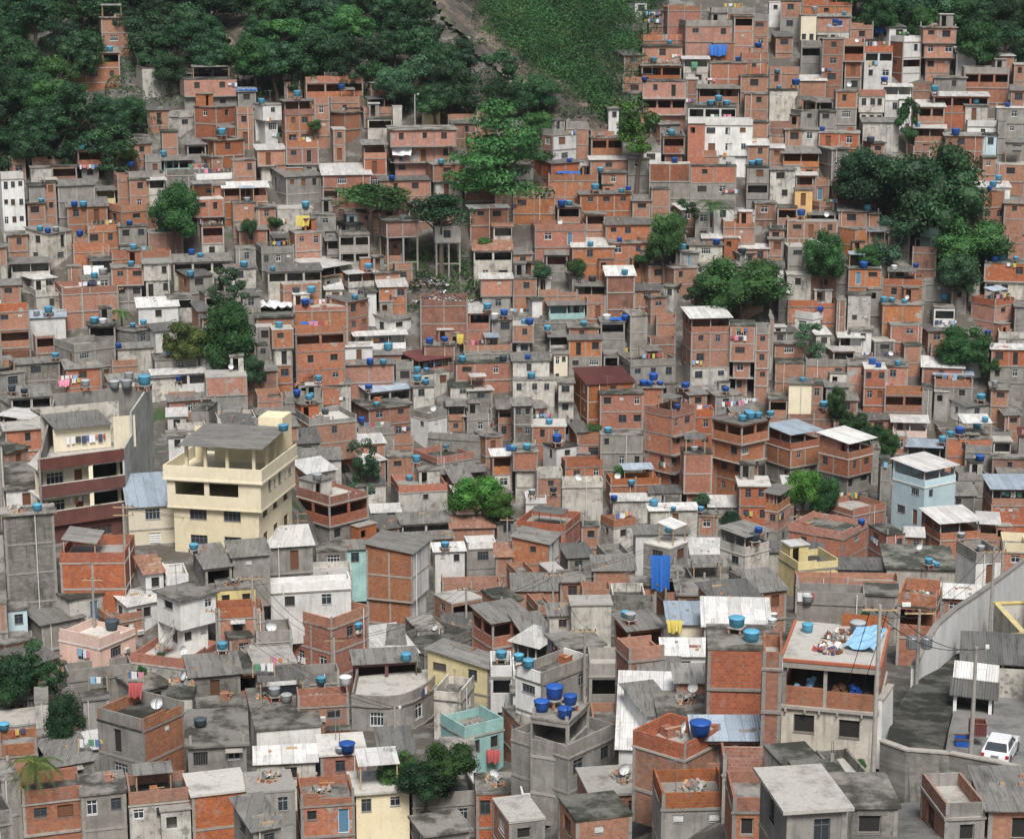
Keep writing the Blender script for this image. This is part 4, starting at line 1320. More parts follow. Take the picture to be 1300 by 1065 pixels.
def look(o):
    nst = max(1, int(round((o['zt'] - o['zv'] - (1 if o['roof'][0] == 'p' else 0)) / STO)))
    a = WALLNAME[o['wall'][-1]]; r = o['roof']
    st = {1: 'low', 2: 'two-storey', 3: 'three-storey', 4: 'four-storey'}.get(nst, 'tall')
    if o.get('n') == 0 or 'x' in o['opt']: st = 'windowless' if nst < 2 else 'blank-walled'
    rf = {'f': 'flat roof', 'p': 'roof parapet', 's': SHEET.get(r[1:2], 'grey') + ' sheet roof', 'c': SHEET.get(r[1:2], 'grey') + ' terrace canopy'}[r[0]]
    if 'h' in o: rf = 'tall concrete stilts'
    return f'{st} {a} house with {rf}'
HEROES = r'''
def zat(x, y, d): return P(x, y, d).z
def frame_root(name, x, y, s, rotdeg, drop=6.0):
    d = F / s; c = P(x, y, d); phi = math.atan((x - CX) / F)
    r = empty(name, (c.x, c.y, c.z - drop), math.radians(rotdeg) - phi)
    return r, d, c.z - drop
def ring(mb, x0, x1, y0, y1, z0, z1, hA, hB, mat, hR=()):
    wall(mb, (x0, y0), (x1, y0), z0, z1, list(hB), mat)
    wall(mb, (x0, y1), (x0, y0), z0, z1, [(y1 - b, y1 - a, l, h) for a, b, l, h in hA], mat)
    wall(mb, (x1, y0), (x1, y1), z0, z1, list(hR), mat); wall(mb, (x1, y1), (x0, y1), z0, z1, [], mat)
def windows(root, lst):
    for face, c, lo, w, h, kind, off in lst:
        fm, pm, both, _ = window_meshes(kind, w, h)
        if face == 'B': l, rz = (c, off, lo), 0
        else: l, rz = (off, c, lo), -math.pi / 2
        nm = 'door' if 'door' in kind else 'window'
        wo = inst(nm, fm, root, l, rz); inst('leaf' if nm == 'door' else 'pane', pm, wo, (0, 0, 0))
# ---- big cream building
r, d, zb = frame_root('cream_building', 330, 712, 12.6, 71, 6)
z = lambda y: zat(330, y, d) - zb
LA, LB = 9.0, 10.6
zf, zl, zp, zfl = z(643), z(606), z(590), z(603)
b = MB(); hA = []; hB = []; wl = []
for yy, h in ((661, 1.25), (698, 1.25)):
    for c in (2.8, 6.4):
        lo = z(yy); hA.append((c - .9, c + .9, lo, lo + h)); wl.append(('A', c, lo, 1.8, h, 'dalu', 0))
    for c in (2.0, 5.2, 8.6):
        lo = z(yy) + .2; hB.append((c - .7, c + .7, lo, lo + 1.2)); wl.append(('B', c, lo, 1.4, 1.2, 'wood', 0))
ring(b, 0, LB, 0, LA, 0, zf, hA, hB, 'C'); b.build('wall', r)
b = MB(); lo, hi = z(627), z(609.5); e = .45
hA = [(1.9, 5.0, lo, hi), (5.5, 8.6, lo, hi)]; hB = []
for c, w, h in ((2.4, 1.0, 1.3), (4.0, .6, .9), (5.6, 1.0, 1.3), (7.4, .5, .9), (9.0, 1.2, .8)):
    hB.append((c - w / 2, c + w / 2, lo + .1, lo + .1 + h)); wl.append(('B', c, lo + .1, w, h, 'alu', -e))
ring(b, -e, LB, -e, LA + e, zf, zl, [(a + 0, c, l, h) for a, c, l, h in hA], [(a + e, c + e, l, h) for a, c, l, h in hB], 'C')
b.box(-e - .05, LB, -e - .05, LA + e + .05, zf - .16, zf - .0, 'C'); b.build('upper_storey', r)
windows(r, [q for q in wl])
b = MB(); b.box(-e - .35, LB + .1, -e - .3, LA + e + .3, zl - .06, zl + .16, 'C'); b.build('terrace_slab', r)
b = MB(); t = .16; x0, y0, x1, y1 = -e - .3, -e - .25, LB, LA + e + .25
b.box(x0, x0 + t, y0, y1, zl + .16, zp + .2, 'C'); b.box(x0 + t, x1, y0, y0 + t, zl + .16, zp + .2, 'C'); b.box(x0 + t, x1, y1 - t, y1, zl + .16, zp + .2, 'C')
b.build('parapet', r)
zc = z(560)
for x, y in [(.2, .3), (.2, 3.1), (.2, 5.4), (.2, 7.4), (3.2, .0), (5.9, .0), (5, 7.4)]:
    q = MB(); q.box(x, x + .3, y, y + .3, zl + .1, zc + .1 + x * .05, 'C'); q.build('post', r)
b = MB(); wall(b, (6.6, LA), (6.6, .2), zl + .16, zc + .3, [(1, 2.1, zl + .2, zl + 2.3)], 'C'); b.box(7.6, LB, -.2, 2.4, zl + .16, zc + 1.3, 'C'); b.build('penthouse', r)
b = MB(); b.hexa([(-.9, -.9, zc), (7.3, -.9, zc + .4), (7.3, LA - 1.0, zc + .4), (-.9, LA - 1.0, zc), (-.9, -.9, zc + .07), (7.3, -.9, zc + .47), (7.3, LA - 1.0, zc + .47), (-.9, LA - 1.0, zc + .07)], 'sg'); b.build('canopy', r)
tag(r, 'big cream building with open roof terrace under a pale canopy', 'building')
# yellow annexe on its left
r2, d2, zb2 = frame_root('cream_annexe', 165, 700, 12.4, 4, 6)
z2 = lambda y: zat(165, y, d2) - zb2
b = MB(); hh = [(1.7, 3.2, z2(659), z2(659) + 1.15), (2.0, 3.2, z2(696), z2(696) + 1.5)]
wall(b, (0, 0), (5.0, 0), 0, z2(641), hh, 'C'); wall(b, (0, 7), (0, 0), 0, z2(641), [], 'C'); wall(b, (5, 0), (5, 7), 0, z2(641), [], 'C'); wall(b, (5, 7), (0, 7), 0, z2(641) + 1.6, [], 'C')
b.face([(0, 7, z2(641)), (0, 0, z2(641)), (0, 7, z2(641) + 1.6)], 'C'); b.build('wall', r2)
b = MB(); zz = z2(641); b.box(-.05, 5.02, -.06, 0, z2(672) - .08, z2(672) + .08, 'conc'); b.build('floor_band', r2)
b = MB(); b.hexa([(-.2, -.3, zz), (5.2, -.3, zz), (5.2, 7.2, zz + 1.7), (-.2, 7.2, zz + 1.7), (-.2, -.3, zz + .06), (5.2, -.3, zz + .06), (5.2, 7.2, zz + 1.76), (-.2, 7.2, zz + 1.76)], 'sb'); b.build('roof_sheet', r2)
windows(r2, [('B', 2.45, z2(659), 1.5, 1.15, 'alu', 0), ('B', 2.6, z2(696), 1.2, 1.5, 'louvre', 0)])
tag(r2, 'low cream annexe with bluish lean-to roof against the big cream building', 'building')
# ---- maroon-banded building
r, d, zb = frame_root('balcony_building', 56, 728, 12.4, 0, 6)
z = lambda y: zat(56, y, d) - zb
ang = lambda a: Vector((math.cos(math.radians(a)), math.sin(math.radians(a)), 0))
f_, g_, l_ = ang(18), ang(77), ang(84)
Wd = 9.1; O = Vector((0, 0, 0)); RF = f_ * Wd; RB = RF + g_ * 17; LBk = O + l_ * 17
inw = Vector((-f_.y, f_.x, 0))
def quadbox(mb, a, b2, t, z0, z1, m, z1b=None):
    """slab standing on the line a->b2, t thick inwards"""
    dd = (b2 - a).normalized(); n = Vector((-dd.y, dd.x, 0)) * t; up = Vector((0, 0, 1)); z1b = z1 if z1b is None else z1b
    mb.hexa([a + up * z0, b2 + up * z0, b2 + n + up * z0, a + n + up * z0, a + up * z1, b2 + up * z1b, b2 + n + up * z1b, a + n + up * z1], m)
fl = [z(590), z(627), z(664), z(700)]
b = MB()
rec = 1.35
A0, A1 = O + inw * rec, RF + inw * rec
wl = []
for i in range(1, 3):
    zt_, zb_ = fl[i - 1], fl[i]
    w_ = 'C'
    hs = [(1.2, 3.0, zb_ + .9, zb_ + 2.15), (4.15, 5.0, zb_ + .05, zb_ + 2.2), (5.7, 8.8, zb_ + .05, zt_ - .35)]
    wall(b, A0, A1, zb_, zt_ - .2, hs, w_, depth=.3)
    for c, w, lo, h, k in ((2.1, 1.8, zb_ + .9, 1.25, 'alu'), (4.57, .85, zb_ + .05, 2.1, 'door')): wl.append((c, lo, w, h, k))
b.build('recessed_wall', r)
for c, lo, w, h, k in wl:
    fm, pm, both, _ = window_meshes(k, w, h); p = A0 + f_ * c
    wo = inst('window' if k == 'alu' else 'door', fm, r, (p.x, p.y, lo), math.radians(18)); inst('pane' if k == 'alu' else 'leaf', pm, wo, (0, 0, 0))
for i, (yt_, hgt) in enumerate(((575, 1.2), (611, 1.25), (647, 1.55))):
    q = MB(); quadbox(q, O, RF, .16, z(yt_) - hgt, z(yt_), 'M'); quadbox(q, O + Vector((0, 0, 0)) - inw * .02, RF - inw * .02, .2, z(yt_), z(yt_) + .07, 'w'); q.build('balcony_band', r)
    q = MB(); up = Vector((0, 0, 1)); zz = fl[i]; q.hexa([O + inw * .16 + up * (zz - .2), RF + inw * .16 + up * (zz - .2), RF + inw * (rec + 2.5) + up * (zz - .2), O + inw * (rec + 2.5) + up * (zz - .2), O + inw * .16 + up * zz, RF + inw * .16 + up * zz, RF + inw * (rec + 2.5) + up * zz, O + inw * (rec + 2.5) + up * zz], 'clean'); q.build('balcony_slab', r)
for u in (5.3,):
    for i in range(1, 3):
        q = MB(); p = O + f_ * u + inw * .2; q.box(p.x, p.x + .42, p.y, p.y + .42, fl[i], fl[i - 1] - .2, 'C'); q.build('column', r)
b = MB(); wall(b, O + inw * .5, RF + inw * .5, 0, fl[2] - .25, [(3, 4.6, fl[2] - 2.0, fl[2] - 1.0), (5.4, 7.6, fl[2] - 2.0, fl[2] - 1.0)], 'M'); b.build('maroon_tiled_wall', r)
for c, w in ((3.8, 1.6), (6.5, 2.2)):
    fm, pm, both, _ = window_meshes('wood', w, 1.0); p = O + inw * .5 + f_ * c
    wo = inst('window', fm, r, (p.x, p.y, fl[2] - 2.0), math.radians(18)); inst('pane', pm, wo, (0, 0, 0))
top = fl[0]; ztall = top + 4.3
b = MB(); M1 = RF + g_ * 5.0
quadbox(b, RF, M1, .2, 0, top + 1.1, 'S', top + 1.5); quadbox(b, M1, RB, .2, 0, ztall - .4, 'S', ztall + .2); b.build('side_wall', r)
b = MB(); quadbox(b, LBk, O, .2, 0, ztall - .6, 'G', top + 1.2); quadbox(b, RB, LBk, .2, 0, ztall, 'G'); b.build('cement_back_walls', r)
b = MB(); up = Vector((0, 0, 1)); b.hexa([O + inw * 3.5 + up * (top - .25), RF + inw * 3.5 + g_ * .2 + up * (top - .25), RB - g_ * .3 + up * (top - .25), LBk - l_ * .3 + up * (top - .25), O + inw * 3.5 + up * (top - .05), RF + inw * 3.5 + g_ * .2 + up * (top - .05), RB - g_ * .3 + up * (top - .05), LBk - l_ * .3 + up * (top - .05)], 'clean'); b.build('roof_deck', r)
b = MB(); p0 = O + l_ * 7.2 + f_ * .9; p1 = RF + g_ * 6.6 - f_ * .3; pm_ = p0.lerp(p1, .72)
quadbox(b, p0, pm_, .2, top, top + 2.5, 'C'); quadbox(b, pm_ - inw * .9, p1 - inw * .9, .2, top, top + 3.4, 'C'); b.build('terrace_room', r)
b = MB(); a1, a2 = p0 - inw * .6, pm_ - inw * .6; n3 = inw * 4.4
b.hexa([a1 + up * (top + 2.55), a2 + up * (top + 2.55), a2 + n3 + up * (top + 3.3), a1 + n3 + up * (top + 3.3), a1 + up * (top + 2.62), a2 + up * (top + 2.62), a2 + n3 + up * (top + 3.37), a1 + n3 + up * (top + 3.37)], 'sd'); b.build('roof_sheet', r)
b = MB(); quadbox(b, p0 + inw * 3.9, p1 + inw * 3.9, .18, top, top + 4.0, 'w'); b.build('parapet', r)
b = MB(); c1, c2 = p0 + inw * 4.1, p1 + inw * 4.1; n4 = inw * 3.4
b.hexa([c1 + up * (top + 3.1), c2 + up * (top + 3.1), c2 + n4 + up * (top + 3.1), c1 + n4 + up * (top + 3.1), c1 + up * (top + 3.3), c2 + up * (top + 3.3), c2 + n4 + up * (top + 3.3), c1 + n4 + up * (top + 3.3)], 'slab'); b.build('tank_deck', r)
tag(r, 'cream building banded with maroon balconies, row of grey tanks on roof', 'building')
# ---- cream house with the rubbish-strewn roof
r, d, zb = frame_root('corner_house', 990, 975, 20.2, -7, 7)
z = lambda y: zat(990, y, d) - zb
Wd, Dp = 5.85, 7.6
b = MB(); wl = []
h = [(.75, 2.05, z(923), z(898)), (3.55, 4.85, z(925), z(900)), (.35, 1.2, z(971), z(952))]
ring(b, 0, Wd, 0, Dp, 0, z(890), [], h, 'D', hR=[(1.2, 2.0, z(925), z(903))]); b.build('wall', r)
for c, lo, w, hh, k in ((1.4, z(923), 1.3, z(898) - z(923), 'open'), (4.2, z(925), 1.3, z(900) - z(925), 'open'), (.775, z(971), .85, z(952) - z(971), 'alu')): windows(r, [('B', c, lo, w, hh, k, 0)])
b = MB(); b.box(-.12, Wd + .12, -.22, Dp, z(890), z(886), 'conc')
for x in (.2, 1.4, 2.3, 3.4, 4.9): b.box(x, x + .12, -.3, .1, z(890) - .18, z(890), 'conc')
b.build('floor_slab', r)
b = MB(); zr = z(834); zq = z(862); zm = z(886)
b.box(0, 2.55, 0, .16, zm, zq + .05, 'B'); b.box(2.75, Wd - .2, 0, .16, zm, zq - .1, 'B'); b.box(0, .16, .16, Dp, zm, zq, 'B'); b.build('brick_parapet', r)
for x in (0, 2.53, Wd - .22):
    b = MB(); b.box(x, x + .22, -.03, .2, zm, zr, 'conc'); b.build('column', r)
b = MB(); wall(b, (Wd, 0), (Wd, Dp), zm, zr, [(1.0, 2.2, zq, zr - .3)], 'B'); wall(b, (0, Dp), (0, 3.4), zm, zr, [], 'B'); wall(b, (Wd, Dp), (0, Dp), zm, zr, [], 'B'); b.build('side_walls', r)
b = MB(); b.box(-.15, Wd + .15, -.25, Dp + .1, zr, zr + .42, 'conc'); b.box(-.12, Wd + .12, -.22, Dp, zr + .42, zr + .44, 'clean'); b.build('roof_slab', r)
b = MB(); q = zr + .44; b.box(-.2, Wd + .2, -.3, -.12, q - .04, q + .12, 'O2'); b.box(-.2, -.05, -.12, Dp, q - .04, q + .12, 'O2'); b.box(Wd + .05, Wd + .2, -.12, Dp, q - .04, q + .12, 'O2'); b.box(2.9, Wd, Dp - .3, Dp - .1, q, q + .8, 'B'); b.build('tile_edge', r)
tag(r, 'cream house with brick loggia below a rubbish-strewn flat roof', 'house')
RB_ = r; ZQ = q
def drop_on(o, lx, ly, lz=0.0, rz=0.0):
    T = Matrix.Translation(RB_.location) @ Matrix.Rotation(RB_.rotation_euler.z, 4, 'Z'); o.location = T @ Vector((lx, ly, ZQ + .01 + lz)); o.rotation_euler = (0, 0, RB_.rotation_euler.z + rz)
qd = random.Random(3)
for i, (lx, m, lab) in enumerate(((1.3, 'cloth_sky', 'pale blue bundle stored in the brick loggia, nearer its open left end'), (4.6, 'tank_b', 'deep blue bundle stored in the brick loggia beside its right column'), (3.4, 'wood', 'brown crates stored behind the brick loggia parapet'))):
    bb_ = MB()
    for k in range(9): c_ = Vector((qd.uniform(-.45, .45), qd.uniform(-.3, .3), qd.uniform(.1, 1.2))); bb_.beam(c_, c_ + Vector((qd.uniform(-.4, .4), qd.uniform(-.3, .3), qd.uniform(.05, .3))), qd.uniform(.2, .4), m)
    o_ = bb_.build('stored_bundle'); T_ = Matrix.Translation(r.location) @ Matrix.Rotation(r.rotation_euler.z, 4, 'Z'); o_.location = T_ @ Vector((lx, 1.0, zm)); tag(o_, lab, 'bundle')
# rubbish, tarpaulin and tanks on it are placed later, with the other roof things
# ---- the curved cement house, and any house whose front bends
def prism(name, s0, front, depth, mats, wins, par, label, deck='clean', ledges=(2.75,), drop=9, cat='house'):
    x0, y0 = front[0]; z = P(x0, y0, F / s0).z; pts = [at_z(x, y, z) for x, y in front]
    o = pts[0].copy(); root = empty(name, (o.x, o.y, z - drop)); L = [Vector((p.x - o.x, p.y - o.y, 0)) for p in pts]
    px = [f[0] for f in front]; zd = drop - par; W = MB(); wl = []
    for i in range(len(L) - 1):
        ln = (L[i + 1] - L[i]).length; hs = []
        for wx, wy, w, h, k in wins:
            if px[i] <= wx < px[i + 1]:
                u = ln * (wx - px[i]) / (px[i + 1] - px[i]); u = max(w / 2 + .1, min(ln - w / 2 - .1, u)); q = L[i].lerp(L[i + 1], u / ln)
                lo = at_y(wx, wy, q.y + o.y).z - (z - drop) - h / 2; hs.append((u - w / 2, u + w / 2, lo, lo + h)); a = math.atan2(L[i + 1].y - L[i].y, L[i + 1].x - L[i].x); wl.append((q, lo, w, h, k, a))
        wall(W, L[i], L[i + 1], 0, zd, hs, mats[0])
    B0, B1 = L[0] + Vector((0, depth, 0)), L[-1] + Vector((0, depth * .6, 0))
    wall(W, B0, L[0], 0, zd, [], mats[0]); wall(W, L[-1], B1, 0, zd, [], mats[0]); wall(W, B1, B0, 0, zd, [], mats[0]); W.build('wall', root)
    D = MB(); ring_ = L + [B1, B0]; up = Vector((0, 0, 1)); D.face([p + up * (zd + .01) for p in ring_], deck); D.build('roof_deck', root)
    Q = MB()
    for i in range(len(L) - 1): quadbox(Q, L[i], L[i + 1], .15, zd - .02, drop, mats[1])
    quadbox(Q, B0, L[0], .15, zd - .02, drop, mats[1]); quadbox(Q, L[-1], B1, .15, zd - .02, drop * 1.0, mats[1]); Q.build('parapet', root)
    for k in range(1 + int(len(ledges) and (drop - par) // ledges[0])):
        zz = zd - k * ledges[0]; Q = MB()
        if zz < .5: break
        for i in range(len(L) - 1):
            n = Vector((L[i + 1].y - L[i].y, -(L[i + 1].x - L[i].x), 0)).normalized() * .14; a, b_ = L[i] + n, L[i + 1] + n; Q.hexa([a + up * (zz - .12), b_ + up * (zz - .12), L[i + 1] + up * (zz - .12), L[i] + up * (zz - .12), a + up * (zz + .05), b_ + up * (zz + .05), L[i + 1] + up * (zz + .05), L[i] + up * (zz + .05)], 'conc')
        Q.build('ledge', root)
    for q, lo, w, h, k, a in wl:
        fm, pm, both, _ = window_meshes(k, w, h); wo = inst('window', fm, root, (q.x, q.y, lo), a); inst('pane', pm, wo, (0, 0, 0))
    return tag(root, label, cat)
prism('curved_house', 13.6, [(446, 881), (468, 883), (490, 884), (508, 882), (524, 877), (537, 870), (547, 863), (553, 856)], 7.5, 'GG',
      [(470, 913, 1.3, 1.3, 'white'), (536, 902, 1.2, 1.5, 'white'), (513, 943, 1.4, 1.2, 'wood'), (475, 950, 1.1, 1.1, 'alu')], 1.0, 'bare cement house with a rounded front below the maroon terrace room')
def stair(name, foot, head, width, label, mat='conc'):
    s0 = scale_at(*foot); A = P(foot[0], foot[1], F / s0); B = at_y(head[0], head[1], A.y); r = empty(name, A); n = max(4, int((B.z - A.z) / .19)); dx, dz = (B.x - A.x) / n, (B.z - A.z) / n
    for k in range(n):
        q = MB(); q.box(k * dx, (k + 1) * dx, -width, 0, k * dz - .25, (k + 1) * dz, mat); q.build('step', r)
    q = MB(); q.beam((0, -width, .9), (B.x - A.x, -width, B.z - A.z + .9), .05, 'steel'); q.beam((0, -width, 0), (0, -width, .9), .05, 'steel'); q.beam((B.x - A.x, -width, B.z - A.z), (B.x - A.x, -width, B.z - A.z + .9), .05, 'steel'); q.build('handrail', r); tag(r, label, 'stair')
stair('outside_stair', (200, 828), (223, 795), .9, 'concrete stair climbing the white house flank above the brick terrace')
stair('outside_stair', (776, 712), (804, 692), 1.0, 'grey concrete stair between cement houses near the hanging blue tarpaulin', 'slab')
stair('outside_stair', (374, 488), (408, 464), .9, 'brick-sided stair at the foot of the tall brick corner house', 'B')
# ---- street corner: lot, slope, walls
def slab_poly(name, pts, mat, label, kind, th=4.0, lift=0.0, ny=None):
    b = MB(); P3 = [ground(x, y) + Vector((0, 0, lift)) for x, y in pts]
    b.face(P3, mat); n = len(P3)
    for i in range(n):
        a, c = P3[i], P3[(i + 1) % n]; b.face([c, a, a - Vector((0, 0, th)), c - Vector((0, 0, th))], mat)
    return tag(b.build(name), label, kind=kind)
slab_poly('parking_lot', [(1196, 978), (1204, 930), (1216, 880), (1222, 838), (1330, 842), (1420, 1000), (1200, 1010)], 'asphalt', 'worn grey paved lot by the white car', 'structure')
slab_poly('concrete_slope', [(1122, 962), (1132, 915), (1150, 885), (1168, 862), (1192, 846), (1222, 830), (1221, 838), (1215, 880), (1203, 930), (1195, 962)], 'moss', 'dark mossy concrete slope under the white retaining wall', 'structure', lift=.25)
def wall_strip(name, pts, mat, label, th=.3, cap=None, kind=None, cat='wall'):
    """pts: (x, y of the foot, y of the top) in the photo"""
    root = empty(name, ground(pts[0][0], pts[0][1])); b = MB(); c = MB(); o = root.location
    q = []
    for x, yf, yt in pts:
        s = scale_at(x, yf); g = P(x, yf, F / s); q.append((g - o - Vector((0, 0, 2)), P(x, yt, F / s) - o))
    for i in range(len(q) - 1):
        (a0, a1), (b0, b1) = q[i], q[i + 1]; dd = (b0 - a0); dd.z = 0; n = Vector((-dd.y, dd.x, 0)).normalized() * th
        b.hexa([a0, b0, b0 + n, a0 + n, a1, b1, b1 + n, a1 + n], mat)
        if cap: k = n * .25; e = Vector((0, 0, .1)); c.hexa([a1 - k, b1 - k, b1 + n + k, a1 + n + k, a1 - k + e, b1 - k + e, b1 + n + k + e, a1 + n + k + e], cap)
    b.build('masonry', root)
    if cap: c.build('coping', root)
    tag(root, label, cat); return root
wall_strip('retaining_wall', [(1120, 938, 890), (1134, 925, 870)], 'R', 'short whitewashed end of the retaining wall by the pole', cap='conc')
wall_strip('retaining_wall', [(1162, 872, 849), (1176, 862, 818), (1192, 852, 793), (1215, 834, 773), (1240, 812, 757), (1262, 795, 741), (1284, 778, 725), (1330, 742, 690)], 'R', 'long white retaining wall climbing beside the dark slope', cap='conc')
wall_strip('block_wall', [(1117, 985, 941), (1150, 992, 953), (1205, 990, 957), (1264, 1000, 968), (1330, 1010, 985)], 'g', 'grey block wall along the foot of the lot', cap='conc')
# breeze-block wall under the sheet roof, with real holes
r, d, zb = frame_root('breeze_block_wall', 1255, 893, 18.8, 4, 0)
b = MB(); Lb, Hb = 2.6, 2.5; hs = []
for i in range(6):
    for j in range(5):
        if (i + j) % 2 == 0: hs.append((.35 + i * .33, .35 + i * .33 + .2, .75 + j * .3, .75 + j * .3 + .24))
wall(b, (0, 0), (Lb, 0), -.5, Hb, hs, 'w'); wall(b, (Lb, .2), (0, .2), -.5, Hb, [(Lb - c, Lb - a, l, h) for a, c, l, h in hs], 'w', depth=.01); b.build('blocks', r)
tag(r, 'whitewashed wall pierced by chequered breeze-block holes', 'wall')
r, d, zb = frame_root('sheet_roof_shed', 1216, 880, 17.6, 3, 0)
b = MB(); b.hexa([(0, 0, 2.3), (6.4, 0, 2.3), (6.6, 3.6, 3.5), (.2, 3.6, 3.5), (0, 0, 2.38), (6.4, 0, 2.38), (6.6, 3.6, 3.58), (.2, 3.6, 3.58)], 'sd'); b.build('roof_sheet', r)
for x in (.3, 3, 6):
    q = MB(); q.box(x, x + .15, .3, .45, -1, 2.34, 'conc'); q.build('post', r)
    q = MB(); q.box(x, x + .15, 3.2, 3.35, -1, 3.3, 'conc'); q.build('post', r)
b = MB(); wall(b, (.2, 3.4), (6.4, 3.4), -1, 3.4, [], 'w'); b.build('back_wall', r)
tag(r, 'dark grey sheet roof on posts over the parking lot edge', 'shed')
r, d, zb = frame_root('guard_hut', 1208, 913, 19.4, -3, 0)
b = MB(); b.hexa([(-.2, -.3, 1.75), (2.9, -.3, 1.65), (2.9, 1.2, 2.35), (-.2, 1.2, 2.45), (-.2, -.3, 1.81), (2.9, -.3, 1.71), (2.9, 1.2, 2.41), (-.2, 1.2, 2.51)], 'sd'); b.build('lower_roof_sheet', r)
b = MB(); b.hexa([(-.1, 1.1, 2.5), (2.8, 1.1, 2.4), (2.8, 2.7, 3.0), (-.1, 2.7, 3.1), (-.1, 1.1, 2.56), (2.8, 1.1, 2.46), (2.8, 2.7, 3.06), (-.1, 2.7, 3.16)], 'sw'); b.build('upper_roof_sheet', r)
for x in (.05, 2.3):
    q = MB(); q.box(x, x + .22, 0, .16, -1, 1.8, 'white_frame'); q.build('post', r)
b = MB(); wall(b, (0, 2.5), (2.6, 2.5), -1, 2.8, [], 'g'); wall(b, (2.6, 0), (2.6, 2.5), -1, 2.0, [], 'g'); wall(b, (0, 2.5), (0, .2), -1, 2.2, [], 'g'); b.build('hut_wall', r)
b = MB(); b.box(.3, 2.3, .05, .2, -1, .35, 'w'); b.build('counter', r)
tag(r, 'small open hut with white and grey roof sheets holding blue drums', 'hut')
for i, (x, lab) in enumerate(((1216, 'deep blue drum inside the hut, nearer its open left post'), (1232, 'deep blue drum inside the hut, nearer its right post'))):
    q = MB(); q.tube([(.38, 0), (.4, .1), (.38, .5), (.4, .6), (.38, 1.5)], 'tank_b', 16); o = tag(q.build('blue_drum', None, True), lab, 'drum'); s = 19.0; o.location = P(x + 4, 902, F / s) - Vector((0, 0, .9))
for x, y, m, lab, sc in ((1222, 958, 'tank_b', 'open blue skip at the foot of the lamp pole', 1.0), (1240, 934, 'sr', 'faded reddish-blue skip behind the lamp pole', .8)):
    r, d, zb = frame_root('waste_skip', x - 9, y, 20.8, 6, 0); q = MB()
    for a in ((0, 1.0, 0, .05), (0, 1.0, .85, .9), (0, .05, .05, .85), (.95, 1.0, .05, .85)): q.box(a[0], a[1], a[2], a[3], 0, .95 * sc, m)
    q.box(.05, .95, .05, .85, .0, .08, m); q.build('body', r); q = MB(); q.box(-.04, 1.04, -.04, .05, .95 * sc, 1.02 * sc, 'wood'); q.box(-.04, 1.04, .85, .94, .95 * sc, 1.02 * sc, 'wood'); q.build('rim', r); tag(r, lab, 'skip')
# yellow-trimmed yard
r = wall_strip('yellow_edged_wall', [(1264, 808, 767), (1300, 806, 766), (1340, 806, 766)], 'w', 'rear wall of the yard with yellow coping', cap='Y')
wall_strip('yellow_edged_wall', [(1264, 808, 768), (1296, 836, 803)], 'w', 'slanting side wall of the yard with yellow coping', cap='Y')
wall_strip('yellow_edged_wall', [(1257, 838, 808), (1300, 840, 806), (1350, 840, 806)], 'Y', 'front yellow wall of the yard above the grey shed', cap='Y')
# ---- poles and cables
def pole(x, y, h, label, transformers=0, arms=1, lamp=0):
    g = ground(x, y); s = scale_at(x, y); r = empty('utility_pole', g); b = MB(); b.tube([(.17, -2), (.1, h)], 'conc', 10); b.build('shaft', r)
    for k in range(arms):
        q = MB(); q.box(-1.0, 1.0, -.05, .05, h - .35 - k * .8, h - .25 - k * .8, 'timber')
        q.build('crossarm', r)
        for u in (-.9, -.4, .4, .9):
            t = MB(); t.tube([(.03, 0), (.06, .05), (.03, .1), (.06, .15), (.02, .2)], 'wood', 8, (u, 0, h - .25 - k * .8)); t.build('insulator', r)
    for k in range(transformers):
        q = MB(); zz = h * .52; q.tube([(.3, 0), (.36, .06), (.36, .75), (.3, .82), (.05, .86)], 'steel', 14, ((k - .5) * 1.0, -.35, zz))
        for j in range(14):
            a = j * .449; q.box((k - .5) * 1.0 + .38 * math.cos(a) - .02, (k - .5) * 1.0 + .38 * math.cos(a) + .02, -.35 + .38 * math.sin(a) - .04, -.35 + .38 * math.sin(a) + .04, zz + .1, zz + .7, 'steel')
        q.build('transformer', r, False)
    if lamp:
        q = MB(); q.beam((0, 0, h - .3), (lamp, -.2, h + .1), .06, 'steel'); q.build('lamp_arm', r); q = MB(); q.beam((lamp, -.2, h + .08), (lamp * 1.4, -.25, h + .1), .2, 'white_frame'); q.build('lamp_head', r)
    tag(r, label, 'pole', 'concrete utility poles'); r['h'] = h; return r
p1 = pole(1108, 988, 10.5, 'concrete utility pole at the cream house right corner', 0, 1, 1.2)
p2 = pole(1163, 872, 5.6, 'utility pole carrying two big grey transformers beside white wall', 2, 1)
p3 = pole(1232, 962, 7.0, 'lamp pole standing between the hut and white car', 0, 0, .5)
p4 = pole(1256, 812, 7.5, 'utility pole in front of the white retaining wall', 0, 1)
p5 = pole(379, 718, 6.2, 'utility pole with two transformers against the cream building', 2, 2)
p6 = pole(502, 975, 5.5, 'short lamp pole before the curved cement house', 0, 0, .4)
p7 = pole(644, 695, 4.2, 'thin pole beside the bright low tree', 0, 1)
p8 = pole(160, 728, 7.0, 'utility pole at the maroon-banded building corner', 0, 2)
p9 = pole(527, 168, 6.5, 'slim street lamp pole above the three-part brick block', 0, 0, .5)
